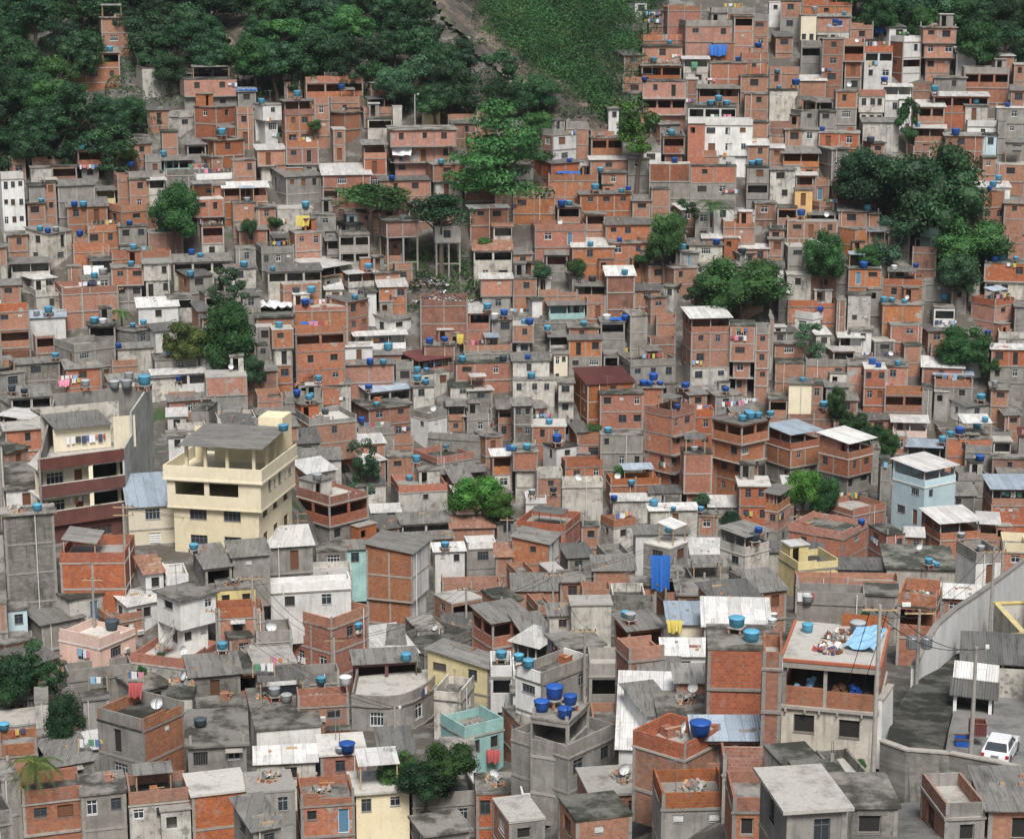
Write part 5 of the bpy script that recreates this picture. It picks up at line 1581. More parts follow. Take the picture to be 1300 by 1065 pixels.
mid = [pole(x_, y_, h_, l_, 0, 1) for x_, y_, h_, l_ in ((592, 806, 5.5, 'pole beside the blackened cement yard'), (702, 790, 5.5, 'pole above the open cement terrace'), (905, 705, 5.5, 'pole at the corrugated lean-to roofs'), (425, 872, 5.0, 'pole behind the brick parapet with grey tanks'), (322, 800, 5.5, 'pole below the yellow house'), (120, 796, 5.0, 'pole behind the pink house'), (742, 868, 5.0, 'pole in the yard beside big white sheet roof'), (560, 600, 4.5, 'pole between grey terraces'), (1010, 700, 5.0, 'pole beside the small yellow wall'))]
p10 = pole(277, 850, 6.0, 'pole beside the ruined white house', 0, 1)
def cable(a, b, sag, label):
    A = a.location + Vector((0, 0, a['h'] - .2)); B = b.location + Vector((0, 0, b['h'] - .2)) if hasattr(b, 'location') else b
    r = MB(); A = Vector(A); n = 14
    for off in (-.5, .5):
        pts = [A.lerp(B, i / n) + Vector((off, 0, -4 * sag * (i / n) * (1 - i / n) + .08)) for i in range(n + 1)]; r.path(pts, .022, 'black', 4)
    o = r.build('overhead_cable'); tag(o, label, 'cable')
cable(p1, p3, .9, 'sagging black cables from cream house pole to lamp pole')
cable(p1, p2, .6, 'black cables from cream house pole to transformer pole')
cable(p2, p4, .8, 'black cables along the white retaining wall')
cable(p5, p8, 1.2, 'black cables crossing the big cream building')
cable(p1, P(1035, 985, 150), 1.2, 'black cable falling from pole past cream house')
cable(p6, p10, 1.4, 'black cables over the maroon terrace room')
for a_, b_, l_ in ((0, 1, 'black cable over the cement yard roofs'), (1, 2, 'long black cable towards the corrugated lean-to'), (3, 0, 'black cable crossing brick and yellow roofs'), (4, 3, 'black cable beside the mossy slab roof'), (5, 4, 'black cable above the white ruined house'), (6, 1, 'black cable over the white sheet roof'), (2, 8, 'black cable past the small yellow wall'), (7, 2, 'long sagging cable over middle brick roofs')): cable(mid[a_], mid[b_], 1.3, l_)
for p in mid: del p['h']
for p in (p1, p2, p3, p4, p5, p6, p7, p8, p9, p10): del p['h']
# ---- white car, seen from behind
g = ground(1262, 974); r = empty('parked_car', g + Vector((0, 0, .02)), math.radians(-24))
def prof_extrude(pts, x0, x1, m, taper=0.0, zt=None):
    b = MB(); n = len(pts); L = []; Rr = []
    for y, z_ in pts:
        k = taper * max(0, (z_ - .85)) if taper else 0
        L.append((x0 + k, y, z_)); Rr.append((x1 - k, y, z_))
    b.face(L[::-1], m); b.face(Rr, m)
    for i in range(n): b.face([L[i], L[(i + 1) % n], Rr[(i + 1) % n], Rr[i]], m)
    return b
body = [(0, .3), (0.02, .62), (.12, .86), (.5, .92), (3.0, .88), (3.75, .72), (3.85, .5), (3.8, .25), (3.2, .22), (.5, .22)]
b = prof_extrude(body[::-1], -.8, .8, 'car_white'); b.build('body', r)
cab = [(.18, .88), (.62, 1.36), (.85, 1.4), (2.0, 1.4), (2.75, .9)]
b = prof_extrude(cab[::-1], -.76, .76, 'car_white', .32); b.build('cabin', r)
b = MB(); b.face([(-.66, .2, .93), (.66, .2, .93), (.56, .575, 1.33), (-.56, .575, 1.33)], 'glass'); b.build('rear_window', r)
b = MB(); b.face([(.625, 2.02, 1.37), (-.57, 2.05, 1.375), (-.70, 2.74, .93), (.70, 2.74, .93)][::-1], 'glass'); b.build('windscreen', r)
for sx in (-1, 1):
    b = MB(); q = [(.5, .96), (.78, 1.32), (1.95, 1.32), (2.5, .96)]
    pts = [(sx * (.775 - .32 * max(0, z_ - .85) + .0), y, z_) for y, z_ in q]; pts = [(x + sx * .012 - sx * .015 * 0, y, z_) for x, y, z_ in pts]
    b.face(pts if sx < 0 else pts[::-1], 'glass'); b.build('side_window', r)
    b = MB(); b.box(sx * .62, sx * .8, -.02, .06, .62, .8, 'lamp_red'); b.build('tail_light', r)
    b = MB(); b.box(sx * .8, sx * .93, 2.2, 2.3, .9, 1.02, 'car_white'); b.build('wing_mirror', r)
    for y in (.72, 3.1):
        w_ = MB(); w_.tube([(.2, -.1), (.3, -.1), (.31, 0), (.3, .1), (.2, .1)], 'black', 18); o = w_.build('wheel', r, True); o.location = (sx * .74, y, .3); o.rotation_euler = (0, math.pi / 2, 0)
        h_ = MB(); h_.tube([(.19, -.105), (.05, -.11)], 'steel', 12); h_.tube([(.19, .101), (.05, .11)], 'steel', 12); h_.build('rim', o)
b = MB(); b.box(-.8, .8, -.08, .05, .3, .48, 'car_white'); b.build('bumper', r)
b = MB(); b.box(-.22, .22, -.02, .02, .6, .73, 'steel'); b.build('number_plate', r)
tag(r, 'white hatchback parked on the lot, seen from its rear', 'car')
# ---- rubbish tip under the stilt houses is added with the roof things
'''
# ---------------------------------------------------------------- terrain
def grid_sheet(name, xs, ys, drop, mat, keep=None, wob=0.0):
    vs = []; fs = []; rr = random.Random(3)
    for y in ys:
        for x in xs:
            p = ground(x, y); p.z -= drop
            if wob: p += Vector((rr.uniform(-wob, wob), rr.uniform(-wob, wob), rr.uniform(-wob, wob) * .6))
            vs.append(tuple(p))
    n = len(xs)
    for j in range(len(ys) - 1):
        for i in range(n - 1):
            if keep is None or keep((xs[i] + xs[i + 1]) / 2, (ys[j] + ys[j + 1]) / 2):
                fs.append((j * n + i, (j + 1) * n + i, (j + 1) * n + i + 1, j * n + i + 1))
    me = bpy.data.meshes.new(name); me.from_pydata(vs, [], fs); me.materials.append(mat); me.update()
    o = bpy.data.objects.new(name, me); COL.objects.link(o); return o

def earth_material():
    t = NT('hillside_earth'); ob, sp, u, oi, pos = coords(t)
    weeds = t.ramp(t.noise(pos, .12, 5, .65), .60, .68)
    col = t.mix(t.noise(pos, .8, 5), (.06, .052, .042), (.14, .125, .105))
    col = t.mix(t.ramp(t.noise(pos, .35, 5, .7), .5, .62), col, (.19, .185, .17))
    col = t.mix(weeds, col, t.mix(t.noise(pos, 1.5, 4), (.02, .05, .014), (.06, .11, .028)))
    t.link(col, t.b.inputs['Base Color']); t.b.inputs['Roughness'].default_value = .95
    b = t.node('ShaderNodeBump', Strength=.8, Distance=.4); t.link(t.noise(pos, 1.2, 6), b.inputs['Height']); t.link(b.outputs[0], t.b.inputs['Normal'])
    return t.m
def rock_material():
    t = NT('weathered_rock'); ob, sp, u, oi, pos = coords(t)
    st = t.noise(t.vec(t.math('MULTIPLY', t.math('ADD', sp.outputs[0], t.math('MULTIPLY', sp.outputs[2], 1.3)), .32), t.math('MULTIPLY', sp.outputs[2], .12), 0), 1.0, 8, .72)
    col = t.mix(t.ramp(st, .4, .62), (.05, .043, .037), (.17, .135, .10))
    col = t.mix(t.ramp(t.noise(pos, .2, 7, .75), .57, .63), col, (.30, .265, .21))
    col = t.mix(t.ramp(t.noise(pos, 1.1, 6, .7), .5, .66), col, (.05, .047, .044))
    col = t.mix(t.ramp(t.noise(pos, .18, 5, .7), .62, .66), col, (.05, .10, .02))
    t.link(col, t.b.inputs['Base Color']); t.b.inputs['Roughness'].default_value = .85
    b = t.node('ShaderNodeBump', Strength=.9, Distance=.5); t.link(t.noise(pos, .6, 6), b.inputs['Height']); t.link(b.outputs[0], t.b.inputs['Normal'])
    return t.m
XS = [-2600, -1900] + list(range(-1500, 2801, 50)) + [3200, 3900]
YS = [-900, -700, -500, -400, -300, -200, -150, -100, -50] + list(range(0, 1100, 15)) + [1100, 1150, 1200, 1300, 1400, 1500, 1600]
tag(grid_sheet('hillside', XS, YS, 2.2, earth_material()), kind='structure')

def inpoly(poly, x, y):
    c = False; j = len(poly) - 1
    for i in range(len(poly)):
        a, b = poly[i], poly[j]
        if (a[1] > y) != (b[1] > y) and x < (b[0] - a[0]) * (y - a[1]) / (b[1] - a[1]) + a[0]: c = not c
        j = i
    return c
from mathutils import noise as mn
def rough(poly):
    out = []
    for a, b in zip(poly, poly[1:] + poly[:1]):
        for k in range(5):
            x, y = a[0] + (b[0] - a[0]) * k / 5, a[1] + (b[1] - a[1]) * k / 5
            out.append((x + 11 * mn.noise(Vector((x * .09, y * .09, 1))), y + 11 * mn.noise(Vector((x * .09, y * .09, 7)))))
    return out
ROCK1 = [(530, -40), (600, -40), (626, 26), (668, 66), (728, 104), (772, 150), (768, 185), (705, 172), (694, 128), (650, 100), (600, 52), (560, 10)]
ROCK2 = [(752, 40), (775, 60), (806, 90), (812, 135), (790, 132), (772, 100), (756, 74)]
ROCK3 = [(262, -20), (345, -20), (350, 30), (330, 50), (300, 62), (276, 40)]
ROCK1, ROCK2, ROCK3 = rough(ROCK1), rough(ROCK2), rough(ROCK3)
ROCKM = rock_material()
for i, (pl, lab) in enumerate(((ROCK1, 'bare grey rock slab running down through the green slope'), (ROCK2, 'small bare rock patch beside the topmost brick houses'), (ROCK3, 'pale rock outcrop behind the forest trees'))):
    x0, x1 = min(p[0] for p in pl), max(p[0] for p in pl); y0, y1 = min(p[1] for p in pl), max(p[1] for p in pl)
    o = grid_sheet('rock_face', [x0 + q * 5 for q in range(int((x1 - x0) / 5) + 2)], [y0 + q * 4 for q in range(int((y1 - y0) / 4) + 2)], .9, ROCKM, lambda x, y: inpoly(pl, x, y), .5)
    tag(o, lab, kind='structure')
    for p in o.data.polygons: p.use_smooth = True

# ---------------------------------------------------------------- houses
SP_ = [solve(o) for o in parse()]
favela_top = [(-400, 235), (0, 200), (40, 195), (150, 190), (225, 110), (340, 112), (450, 95), (560, 128), (700, 150), (795, 135), (800, 0), (1060, -10), (1090, 20), (1165, 30), (1240, 68), (1300, 75), (1700, 90)]
def above_town(x, y):
    for a, b in zip(favela_top, favela_top[1:]):
        if a[0] <= x <= b[0]: return y < a[1] + (b[1] - a[1]) * (x - a[0]) / (b[0] - a[0])
    return True
HERO = [(440, 868, 558, 962), (1118, 890, 1330, 1030), (50, 480, 190, 700), (165, 560, 300, 720), (300, 560, 380, 700), (985, 775, 1115, 980), (1125, 800, 1310, 985), (1200, 735, 1310, 985), (535, 300, 600, 375)]
G = 6
occ = set()
def mark(x0, y0, x1, y1):
    for a in range(int(x0 // G), int(x1 // G) + 1):
        for b in range(int(y0 // G), int(y1 // G) + 1): occ.add((a, b))
for o in SP_: mark(o['xl'], o['yt'] - 4, o['xr'], o['yb'])
for h in HERO: mark(*h)
fill = []; fr = random.Random(21)
for y in range(10, 1130, 14):
    xx = range(-230, 1530, 24)
    for x in xx:
        x0, y0 = x + fr.uniform(-6, 6), y + fr.uniform(-3, 3)
        s = scale_at(x0, y0)
        if above_town(x0, y0 - 12): continue
        inside = 0 <= x0 <= 1300 and y0 < 1060
        w = fr.uniform(3.0, 6 if y < 900 else 4.6) * s; h = fr.uniform(.8, 1.6) * s if inside else fr.uniform(2.5, 6) * s
        if not inside and fr.random() < (.45 if y < 500 else .72): continue
        cells = [(a, b) for a in range(int((x0 - w / 2) // G), int((x0 + w / 2) // G) + 1) for b in range(int((y0 - h) // G), int(y0 // G) + 1)]
        free = sum(c not in occ for c in cells) / len(cells)
        if free < (.55 if inside else .8): continue
        mark(x0 - w / 2, y0 - h, x0 + w / 2, y0 + 4)
        k = fr.uniform(0, .5) * w
        fill.append(solve({'xl': x0 - w / 2, 'xc': x0 - w / 2 + k, 'xr': x0 + w / 2, 'yt': y0 - h, 'yb': y0 + 6, 'wall': fr.choice(['B', 'B', 'B', 'B', 'b', 'G', 'g', 'w', 'BG', 'W']), 'roof': fr.choice(['f', 'p', 'sg', 'sw', 'f', 'sd'] if y < 900 else ['f', 'p', 'f', 'sg']), 'opt': ['n1'], 'n': 1}))
print('houses listed', len(SP_), 'fillers', len(fill))
def seen(o):
    x0, x1 = max(0, o['xl']), min(1300, o['xr']); y0, y1 = max(0, o['yt']), min(1065, o['yb'])
    return max(0, x1 - x0) * max(0, y1 - y0)
SP_.sort(key=lambda o: -seen(o))
N_THINGS = 300
FAR = MB(); THINGS = []
for i, o in enumerate(SP_):
    if i < N_THINGS: finish_house(o, True); THINGS.append(o)
    else: finish_house(o, False)
for o in fill: finish_house(o, False)
far = FAR.build('distant_houses')
tag(far, 'the smallest brick and cement houses filling gaps between the others', 'houses', kind='stuff')
print('far faces', len(FAR.f))

# ---------------------------------------------------------------- labels: by look, then by the nearest landmark
LAND = [(318, 630, 'big cream building'), (115, 610, 'maroon-banded building'), (1165, 600, 'pale blue house'), (1050, 850, 'rubbish-strewn roof'),
        (635, 190, 'tall layered tree'), (1180, 235, 'broadest dark tree'), (808, 160, 'airy bright tree'), (225, 268, 'round tree beside brick tower'),
        (935, 365, 'wide green tree'), (1025, 625, 'round tree by white canopies'), (610, 632, 'bright low tree'), (462, 590, 'grey-green tree'),
        (288, 420, 'tall green thicket'), (845, 300, 'dark tree at alley top'), (503, 300, 'brick house on stilts'), (560, 270, 'umbrella tree'),
        (910, 175, 'large off-white building'), (770, 475, 'maroon sheet roof'), (1230, 310, 'spreading hillside tree'), (1225, 445, 'dark tree by brick wall'),
        (1045, 325, 'squeezed-in tree'), (510, 745, 'tall half-brick tower'), (838, 728, 'hanging blue tarpaulin'), (480, 850, 'maroon terrace room'),
        (125, 830, 'pink house'), (1240, 790, 'long white retaining wall'), (705, 895, 'four deep-blue tanks'), (820, 920, 'big white flat sheet roof'),
        (340, 380, 'crumpled white roof'), (395, 335, 'pair of white canopies'), (1000, 780, 'white corrugated roof'), (300, 800, 'yellow house'), (440, 240, 'wispy tree over roofs'),
        (1150, 150, 'slender pale tree'), (460, 160, 'three-part brick block'), (555, 540, 'cement-topped brick house'), (830, 560, 'corner brick block'), (945, 430, 'white-canopied brick block'),
        (110, 445, 'wide cement house'), (20, 265, 'white window-lined house'), (640, 760, 'grey row of sheet roofs'), (730, 640, 'windowless cream wall'), (1165, 62, 'white-faced brick tower'),
        (20, 430, 'brick house with corner window'), (690, 820, 'cement house with white windows'), (210, 930, 'brick house with terrace tanks'), (1040, 560, 'white canopied brick house')]
ORD = ['first', 'second', 'third', 'fourth', 'fifth', 'sixth', 'seventh', 'eighth', 'ninth', 'tenth', 'eleventh', 'twelfth', 'thirteenth', 'fourteenth', 'fifteenth', 'sixteenth']
def place_words(items, noun):
    """items: (x, y, key) in photo pixels -> {key: 'third tank below the tall layered tree'}, one phrase for each"""
    by = {}
    for x, y, k in items:
        best = min(range(len(LAND)), key=lambda i: (LAND[i][0] - x) ** 2 + (1.3 * (LAND[i][1] - y)) ** 2)
        lx, ly, nm = LAND[best]; dx, dy = x - lx, 1.3 * (y - ly)
        d = ('right of' if dx > 0 else 'left of') if abs(dx) > abs(dy) else ('below' if dy > 0 else 'above')
        by.setdefault((best, d), []).append((math.hypot(dx, dy), k))
    out = {}
    for (b, d), v in by.items():
        v.sort(key=lambda q: q[0])
        for i, (_, k) in enumerate(v): out[k] = f'{ORD[min(i, 15)]} {noun} {d} the {LAND[b][2]}' if i < 16 else f'{i + 1}th {noun} {d} the {LAND[b][2]}'
    return out
def trim(s):
    for a, b in (('corrugated ', ''), ('painted ', ''), ('dark stained', 'stained'), ('bare ', ''), ('roof parapet', 'parapet'), ('terrace ', ''), ('faded ', ''), (' one ', ' ')):
        if len(s.split()) > 16: s = s.replace(a, b, 1)
    return s
def short(s, n=16):
    w = s.split(); return ' '.join(w if len(w) <= n else w[:n])
pw = place_words([((o['xl'] + o['xr']) / 2, (o['yt'] + o['yb']) / 2, i) for i, o in enumerate(SP_[:N_THINGS])], 'house')
for i, o in enumerate(THINGS): o['root']['label'] = trim(look(o).replace(' house with ', ' house, ') + ', ' + pw[i].replace(' house ', ' one ', 1))

# ---------------------------------------------------------------- hero buildings
exec(HEROES)

slab_poly('street', [(1112, 1010), (1200, 1000), (1300, 1014), (1420, 1030), (1420, 1100), (1300, 1100), (1112, 1090)], 'asphalt', 'paved street at the foot of the grey block wall', 'structure', lift=-.6)
# ---------------------------------------------------------------- things on the roofs
bpy.context.view_layer.update()
dg = bpy.context.evaluated_depsgraph_get()
EYE = Vector((0, 0, CAMZ))
def cast(x, y):
    d = (FWD + Vector((1, 0, 0)) * ((x - CX) / F) - UP * ((y - CY) / F)).normalized()
    hit, loc, nor, idx, ob, _ = scene.ray_cast(dg, EYE + d * 20, d)
    return (loc, nor, ob) if hit else None
def table(txt, k):
    ox = oy = 0; out = []
    for ln in txt.strip().splitlines():
        w = ln.split()
        if w[0] == 'T': ox, oy = float(w[1]), float(w[2]); continue
        for i in range(0, len(w) - k + 1, k): out.append((ox + float(w[i]) / 4, oy + float(w[i + 1]) / 4, w[i + 2]))
    return out
def on_top(x, y, reach=26):
    for q in range(-4, reach, 2):
        h = cast(x, y - q)
        if h and h[1].z > .75 and h[2] and h[2].name.split('.')[0] not in ('hillside', 'rock_face'): return h[0], q
    return None, 0
def tank_mesh(c, r, h):
    b = MB(); b.tube([(r * .84, 0), (r * .9, h * .3), (r * .93, h * .32), (r * .96, h * .8), (r, h * .84), (r, h * .9)], 'tank_' + c, 18)
    l = MB(); l.tube([(r * 1.05, h * .9), (r * 1.05, h * .95), (r * .8, h * 1.05), (r * .3, h * 1.12), (0.02, h * 1.13)], 'tank_' + c, 18)
    return b.mesh('tank', True), l.mesh('lid', True)
TM = {c: tank_mesh(c, .62, .85) for c in 'lbgdw'}
CN = {'l': 'light blue', 'b': 'deep blue', 'g': 'grey', 'd': 'black', 'w': 'white'}
tanks = []; rt = random.Random(5)
stand = MB(); stand.box(-.6, .6, -.6, .6, .5, .58, 'conc'); [stand.box(a - .08, a + .08, b - .08, b + .08, 0, .5, 'B') for a in (-.45, .45) for b in (-.45, .45)]; stand = stand.mesh('stand')
for x, y, c in table(TANKS, 3):
    p, q = on_top(x, y + 3)
    if p is None: continue
    sc = rt.uniform(.74, 1.18)
    if y > 640 and c in 'lgw': sc *= .78
    if any((p - t[2]).length < 1.0 for t in tanks): p = p + Vector((1.4 * sc, .2, 0))
    root = empty('water_tank', p + Vector((0, 0, .03)), rt.uniform(0, 6)); root.scale = (sc, sc, sc * rt.uniform(.85, 1.1))
    tag(root, 'x', 'water tank', 'plastic water tanks on the roofs')
    up_ = .59 if rt.random() < .35 else 0.0
    inst('tank', TM[c][0], root, (0, 0, up_)); inst('lid', TM[c][1], root, (0, 0, up_))
    if up_: inst('stand', stand, root, (0, 0, 0))
    tanks.append((root, c, p, x, y))
for o in rt.sample([q for q in THINGS if q['s'] < 9.4 and q['roof'][0] in 'fps' and q['LB'] > 2.4 and 8 < q['xl'] < 1280], 78):
    T = Matrix.Translation(Vector((o['C'].x, o['C'].y, o['z0']))) @ Matrix.Rotation(o['th'], 4, 'Z'); a_ = T @ Vector((rt.uniform(.8, o['LB'] - .8), .9, o['roof_z'] + .5)); q = project(a_)
    p, _q = on_top(q[0], q[1], 8)
    if p is None or any((p - t[2]).length < 1.8 for t in tanks): continue
    c = rt.choice('llbbllg'); sc = rt.uniform(.7, 1.05); root = empty('water_tank', p + Vector((0, 0, .03)), rt.uniform(0, 6)); root.scale = (sc, sc, sc)
    tag(root, 'x', 'water tank', 'plastic water tanks on the roofs'); inst('tank', TM[c][0], root, (0, 0, 0)); inst('lid', TM[c][1], root, (0, 0, 0)); tanks.append((root, c, p, q[0], q[1]))
pw = place_words([(t[3], t[4], i) for i, t in enumerate(tanks)], 'tank')
for i, t in enumerate(tanks): t[0]['label'] = f'{CN[t[1]]} rooftop water tank, ' + pw[i]
print('tanks', len(tanks))

lines = []; rl = random.Random(9)
PAL = ['white', 'white', 'red', 'blue', 'navy', 'pink', 'orange', 'green', 'yellow', 'sky', 'white', 'black']
for x, y, w in table(LAUNDRY, 3):
    h = None
    for q in range(0, 20, 2):
        h = cast(x, y - q)
        if h and h[1].z < .9 or (h and q > 4): break
    if not h: continue
    loc, nor, ob = h
    d = (loc - EYE).dot(FWD); s = F / d; L = max(1.6, min(7, float(w) / 4 / s))
    flat = Vector((nor.x, nor.y, 0))
    if flat.length > .5: flat.normalize(); rz = math.atan2(flat.x, -flat.y) * -1; p = loc + flat * .22; rz = math.atan2(flat.y, flat.x) + math.pi / 2; zl = loc.z + .45; post = False
    else: rz = rl.uniform(-.3, .3); p = loc; zl = loc.z + 1.25; post = True
    root = empty('clothesline', (p.x, p.y, loc.z if post else zl - 1.0), rz)
    z = zl - root.location.z
    cord = MB(); cord.path([(-L / 2, 0, z), (0, 0, z - .06), (L / 2, 0, z)], .012, 'pvc', 4); cord.build('line', root)
    if post:
        for sx in (-1, 1):
            pm_ = MB(); pm_.box(sx * L / 2 - .04, sx * L / 2 + .04, -.04, .04, 0, z + .05, 'timber'); pm_.build('post', root)
    u = -L / 2 + .1
    while u < L / 2 - .25:
        cw = rl.uniform(.22, .6); ch = rl.uniform(.35, .85); c = rl.choice(PAL)
        if u + cw > L / 2: break
        cm = MB(); n = 5
        for j in range(n):
            a, b = u + cw * j / n, u + cw * (j + 1) / n
            ya, yb_ = .03 * math.sin(j * 1.9 + u * 7), .03 * math.sin((j + 1) * 1.9 + u * 7)
            t_ = .012
            cm.hexa([(a, ya * 1.6 - t_, z - ch), (b, yb_ * 1.6 - t_, z - ch + .02), (b, yb_ * 1.6 + t_, z - ch + .02), (a, ya * 1.6 + t_, z - ch), (a, -t_, z), (b, -t_, z), (b, t_, z), (a, t_, z)], 'cloth_' + c)
        cm.build('cloth', root); u += cw + rl.uniform(.02, .2)
    tag(root, 'x', 'clothesline', 'lines of washing'); lines.append((root, x, y))
for o in rl.sample([q for q in THINGS if q['roof'][0] in 'pc' and q['s'] < 11 and q['LB'] > 3], 26):
    T = Matrix.Translation(Vector((o['C'].x, o['C'].y, o['z0']))) @ Matrix.Rotation(o['th'], 4, 'Z'); L = min(3.4, o['LB'] - .8)
    p = T @ Vector((o['LB'] / 2, .35 if o['roof'][0] == 'p' else .5, o['roof_z'] + .01)); root = empty('clothesline', p, o['th']); z = 1.75
    cord = MB(); cord.path([(-L / 2, 0, z), (0, 0, z - .05), (L / 2, 0, z)], .012, 'pvc', 4); cord.build('line', root); u = -L / 2 + .1
    for sx in (-1, 1):
        pm_ = MB(); pm_.box(sx * L / 2 - .04, sx * L / 2 + .04, -.04, .04, 0, z + .05, 'timber'); pm_.build('post', root)
    while u < L / 2 - .5:
        cw = rl.uniform(.35, .7); ch = rl.uniform(.4, .8); cm = MB(); cm.hexa([(u, .02, z - ch), (u + cw, -.03, z - ch + .03), (u + cw, 0, z - ch + .03), (u, .05, z - ch), (u, -.012, z), (u + cw, -.012, z), (u + cw, .012, z), (u, .012, z)], 'cloth_' + rl.choice(PAL)); cm.build('cloth', root); u += cw + rl.uniform(.05, .4)
    px = project(p); tag(root, 'x', 'clothesline', 'lines of washing'); lines.append((root, px[0], px[1]))
pw = place_words([(t[1], t[2], i) for i, t in enumerate(lines)], 'line')
for i, t in enumerate(lines): t[0]['label'] = 'washing of mixed colours hung out, ' + pw[i]

# tarpaulins hung out, each a real cloth in front of what is behind it
def hang(name, x, y, wpx, hpx, mat, label, cat, lean=.6, off=.3):
    best = min((c for c in (cast(x + a, y + b_) for a in (-wpx / 3, 0, wpx / 3) for b_ in (-hpx / 3, hpx / 3)) if c), key=lambda c: (c[0] - EYE).dot(FWD))
    d = (best[0] - EYE).dot(FWD) - off - lean; s = F / d; c = P(x, y - hpx / 2, d); w_, h_ = wpx / s, hpx / s
    b = MB(); n, m = 10, 8; q = random.Random(int(x))
    ph = q.uniform(0, 6)
    g = lambda i, j: Vector(((i / n - .5) * w_ * (1 - .12 * j / m), -lean * (j / m) ** 1.5 * .0 + .22 * math.sin(i * 1.3 + ph) * (.3 + j / m) + lean * (1 - j / m), -h_ * j / m * (1 + .06 * math.sin(i * .9 + ph))))
    for i in range(n):
        for j in range(m):
            b.face([g(i, j + 1), g(i + 1, j + 1), g(i + 1, j), g(i, j)], mat)
            k = Vector((0, .015, 0)); b.face([g(i, j) + k, g(i + 1, j) + k, g(i + 1, j + 1) + k, g(i, j + 1) + k], mat)
    o = b.build(name, None, True); o.location = c; tag(o, label, cat)
hang('hanging_tarpaulin', 839, 729, 26, 44, 'tarp', 'large blue tarpaulin hanging down the front of a cement house', 'tarpaulin')
hang('hanging_tarpaulin', 912, 64, 24, 14, 'tarp', 'blue tarpaulin strung up among the topmost brick houses', 'tarpaulin')
hang('hanging_tarpaulin', 1117, 37, 14, 11, 'tarp', 'small blue tarpaulin beside the white-faced brick tower', 'tarpaulin')
hang('hanging_cloth', 384, 281, 18, 13, 'cloth_yellow', 'yellow cloth awning under a low cement house roof', 'awning')
hang('hanging_cloth', 584, 431, 9, 12, 'cloth_yellow', 'yellow cloth hung beside the brick terrace laundry', 'cloth')
hang('hanging_cloth', 510, 193, 26, 9, 'tank_w', 'striped pale awning on the three-part brick block', 'awning')
hang('hanging_cloth', 882, 83, 8, 8, 'cloth_green', 'pale green cloth below a white terrace canopy', 'cloth')
hang('hanging_cloth', 857, 797, 20, 14, 'cloth_yellow', 'yellow sheet drying on a cement wall under blue roof', 'cloth')
hang('hanging_cloth', 171, 878, 18, 17, 'cloth_red', 'red sheet hanging on the brick stair terrace', 'cloth')
hang('hanging_cloth', 626, 962, 18, 14, 'cloth_red', 'dull red sheet hung beside a grey water tank', 'cloth')
hang('hanging_cloth', 118, 344, 26, 12, 'tank_w', 'white tarpaulin shading a brick terrace', 'tarpaulin')
hang('hanging_cloth', 80, 487, 15, 8, 'cloth_pink', 'pink towel on a low roof above the maroon-banded building', 'cloth')
def flat_sheet(name, x, y, wpx, dm, mat, label, cat, seed=1, bump=.25):
    p, q_ = on_top(x, y)
    if p is None: return
    s = F / (p - EYE).dot(FWD); w_ = wpx / s; q = random.Random(seed); n, m = 12, 9; b = MB()
    hh = [[q.uniform(0, bump) for _ in range(m + 1)] for _ in range(n + 1)]
    g = lambda i, j: Vector(((i / n - .5) * w_, (j / m) * dm, hh[i][j] + .05))
    for i in range(n):
        for j in range(m): b.face([g(i, j), g(i + 1, j), g(i + 1, j + 1), g(i, j + 1)], mat)
    o = b.build(name); o.location = p; tag(o, label, cat)
flat_sheet('crumpled_roof_sheet', 345, 392, 48, 6, 'tank_w', 'crumpled white sheeting thrown over an old roof', 'tarpaulin', 3, 1.0)
flat_sheet('tarpaulin_sheet', 312, 116, 26, 4, 'tarp', 'blue tarpaulin roof beside the upper terrace house', 'tarpaulin', 4)
flat_sheet('tarpaulin_sheet', 334, 120, 22, 4, 'tarp', 'blue tarpaulin roof edge left of the grey-white house', 'tarpaulin', 5)
flat_sheet('tarpaulin_sheet', 722, 220, 30, 4, 'tarp', 'blue plastic sheeting over the low roof below white cube house', 'tarpaulin', 6)
flat_sheet('tarpaulin_sheet', 425, 93, 24, 3, 'tarp', 'blue sheeting on the topmost laundry terrace', 'tarpaulin', 7)
flat_sheet('tarpaulin_sheet', 780, 406, 28, 2.5, 'tarp', 'bright blue tarpaulin along a cement roof edge', 'tarpaulin', 8)
flat_sheet('tarpaulin_sheet', 390, 415, 18, 2, 'tarp', 'blue tarpaulin patch on the tall brick corner house', 'tarpaulin', 9)
flat_sheet('tarpaulin_sheet', 876, 240, 16, 2, 'tarp', 'blue sheet heaped on the brick house terrace', 'tarpaulin', 10)
o = None
b = MB(); q = random.Random(12)
gg = [[q.uniform(0, .3) for _ in range(8)] for _ in range(8)]
for i in range(7):
    for j in range(7):
        f = lambda a, c: (a * .27, c * .5, gg[a][c] + .12 + .05 * c)
        b.face([f(i, j), f(i + 1, j), f(i + 1, j + 1), f(i, j + 1)], 'cloth_sky')
o = b.build('tarpaulin_sheet'); drop_on(o, 3.5, 2.6, 0, -.15); tag(o, 'pale blue tarpaulin spread on the rubbish-strewn roof', 'tarpaulin')

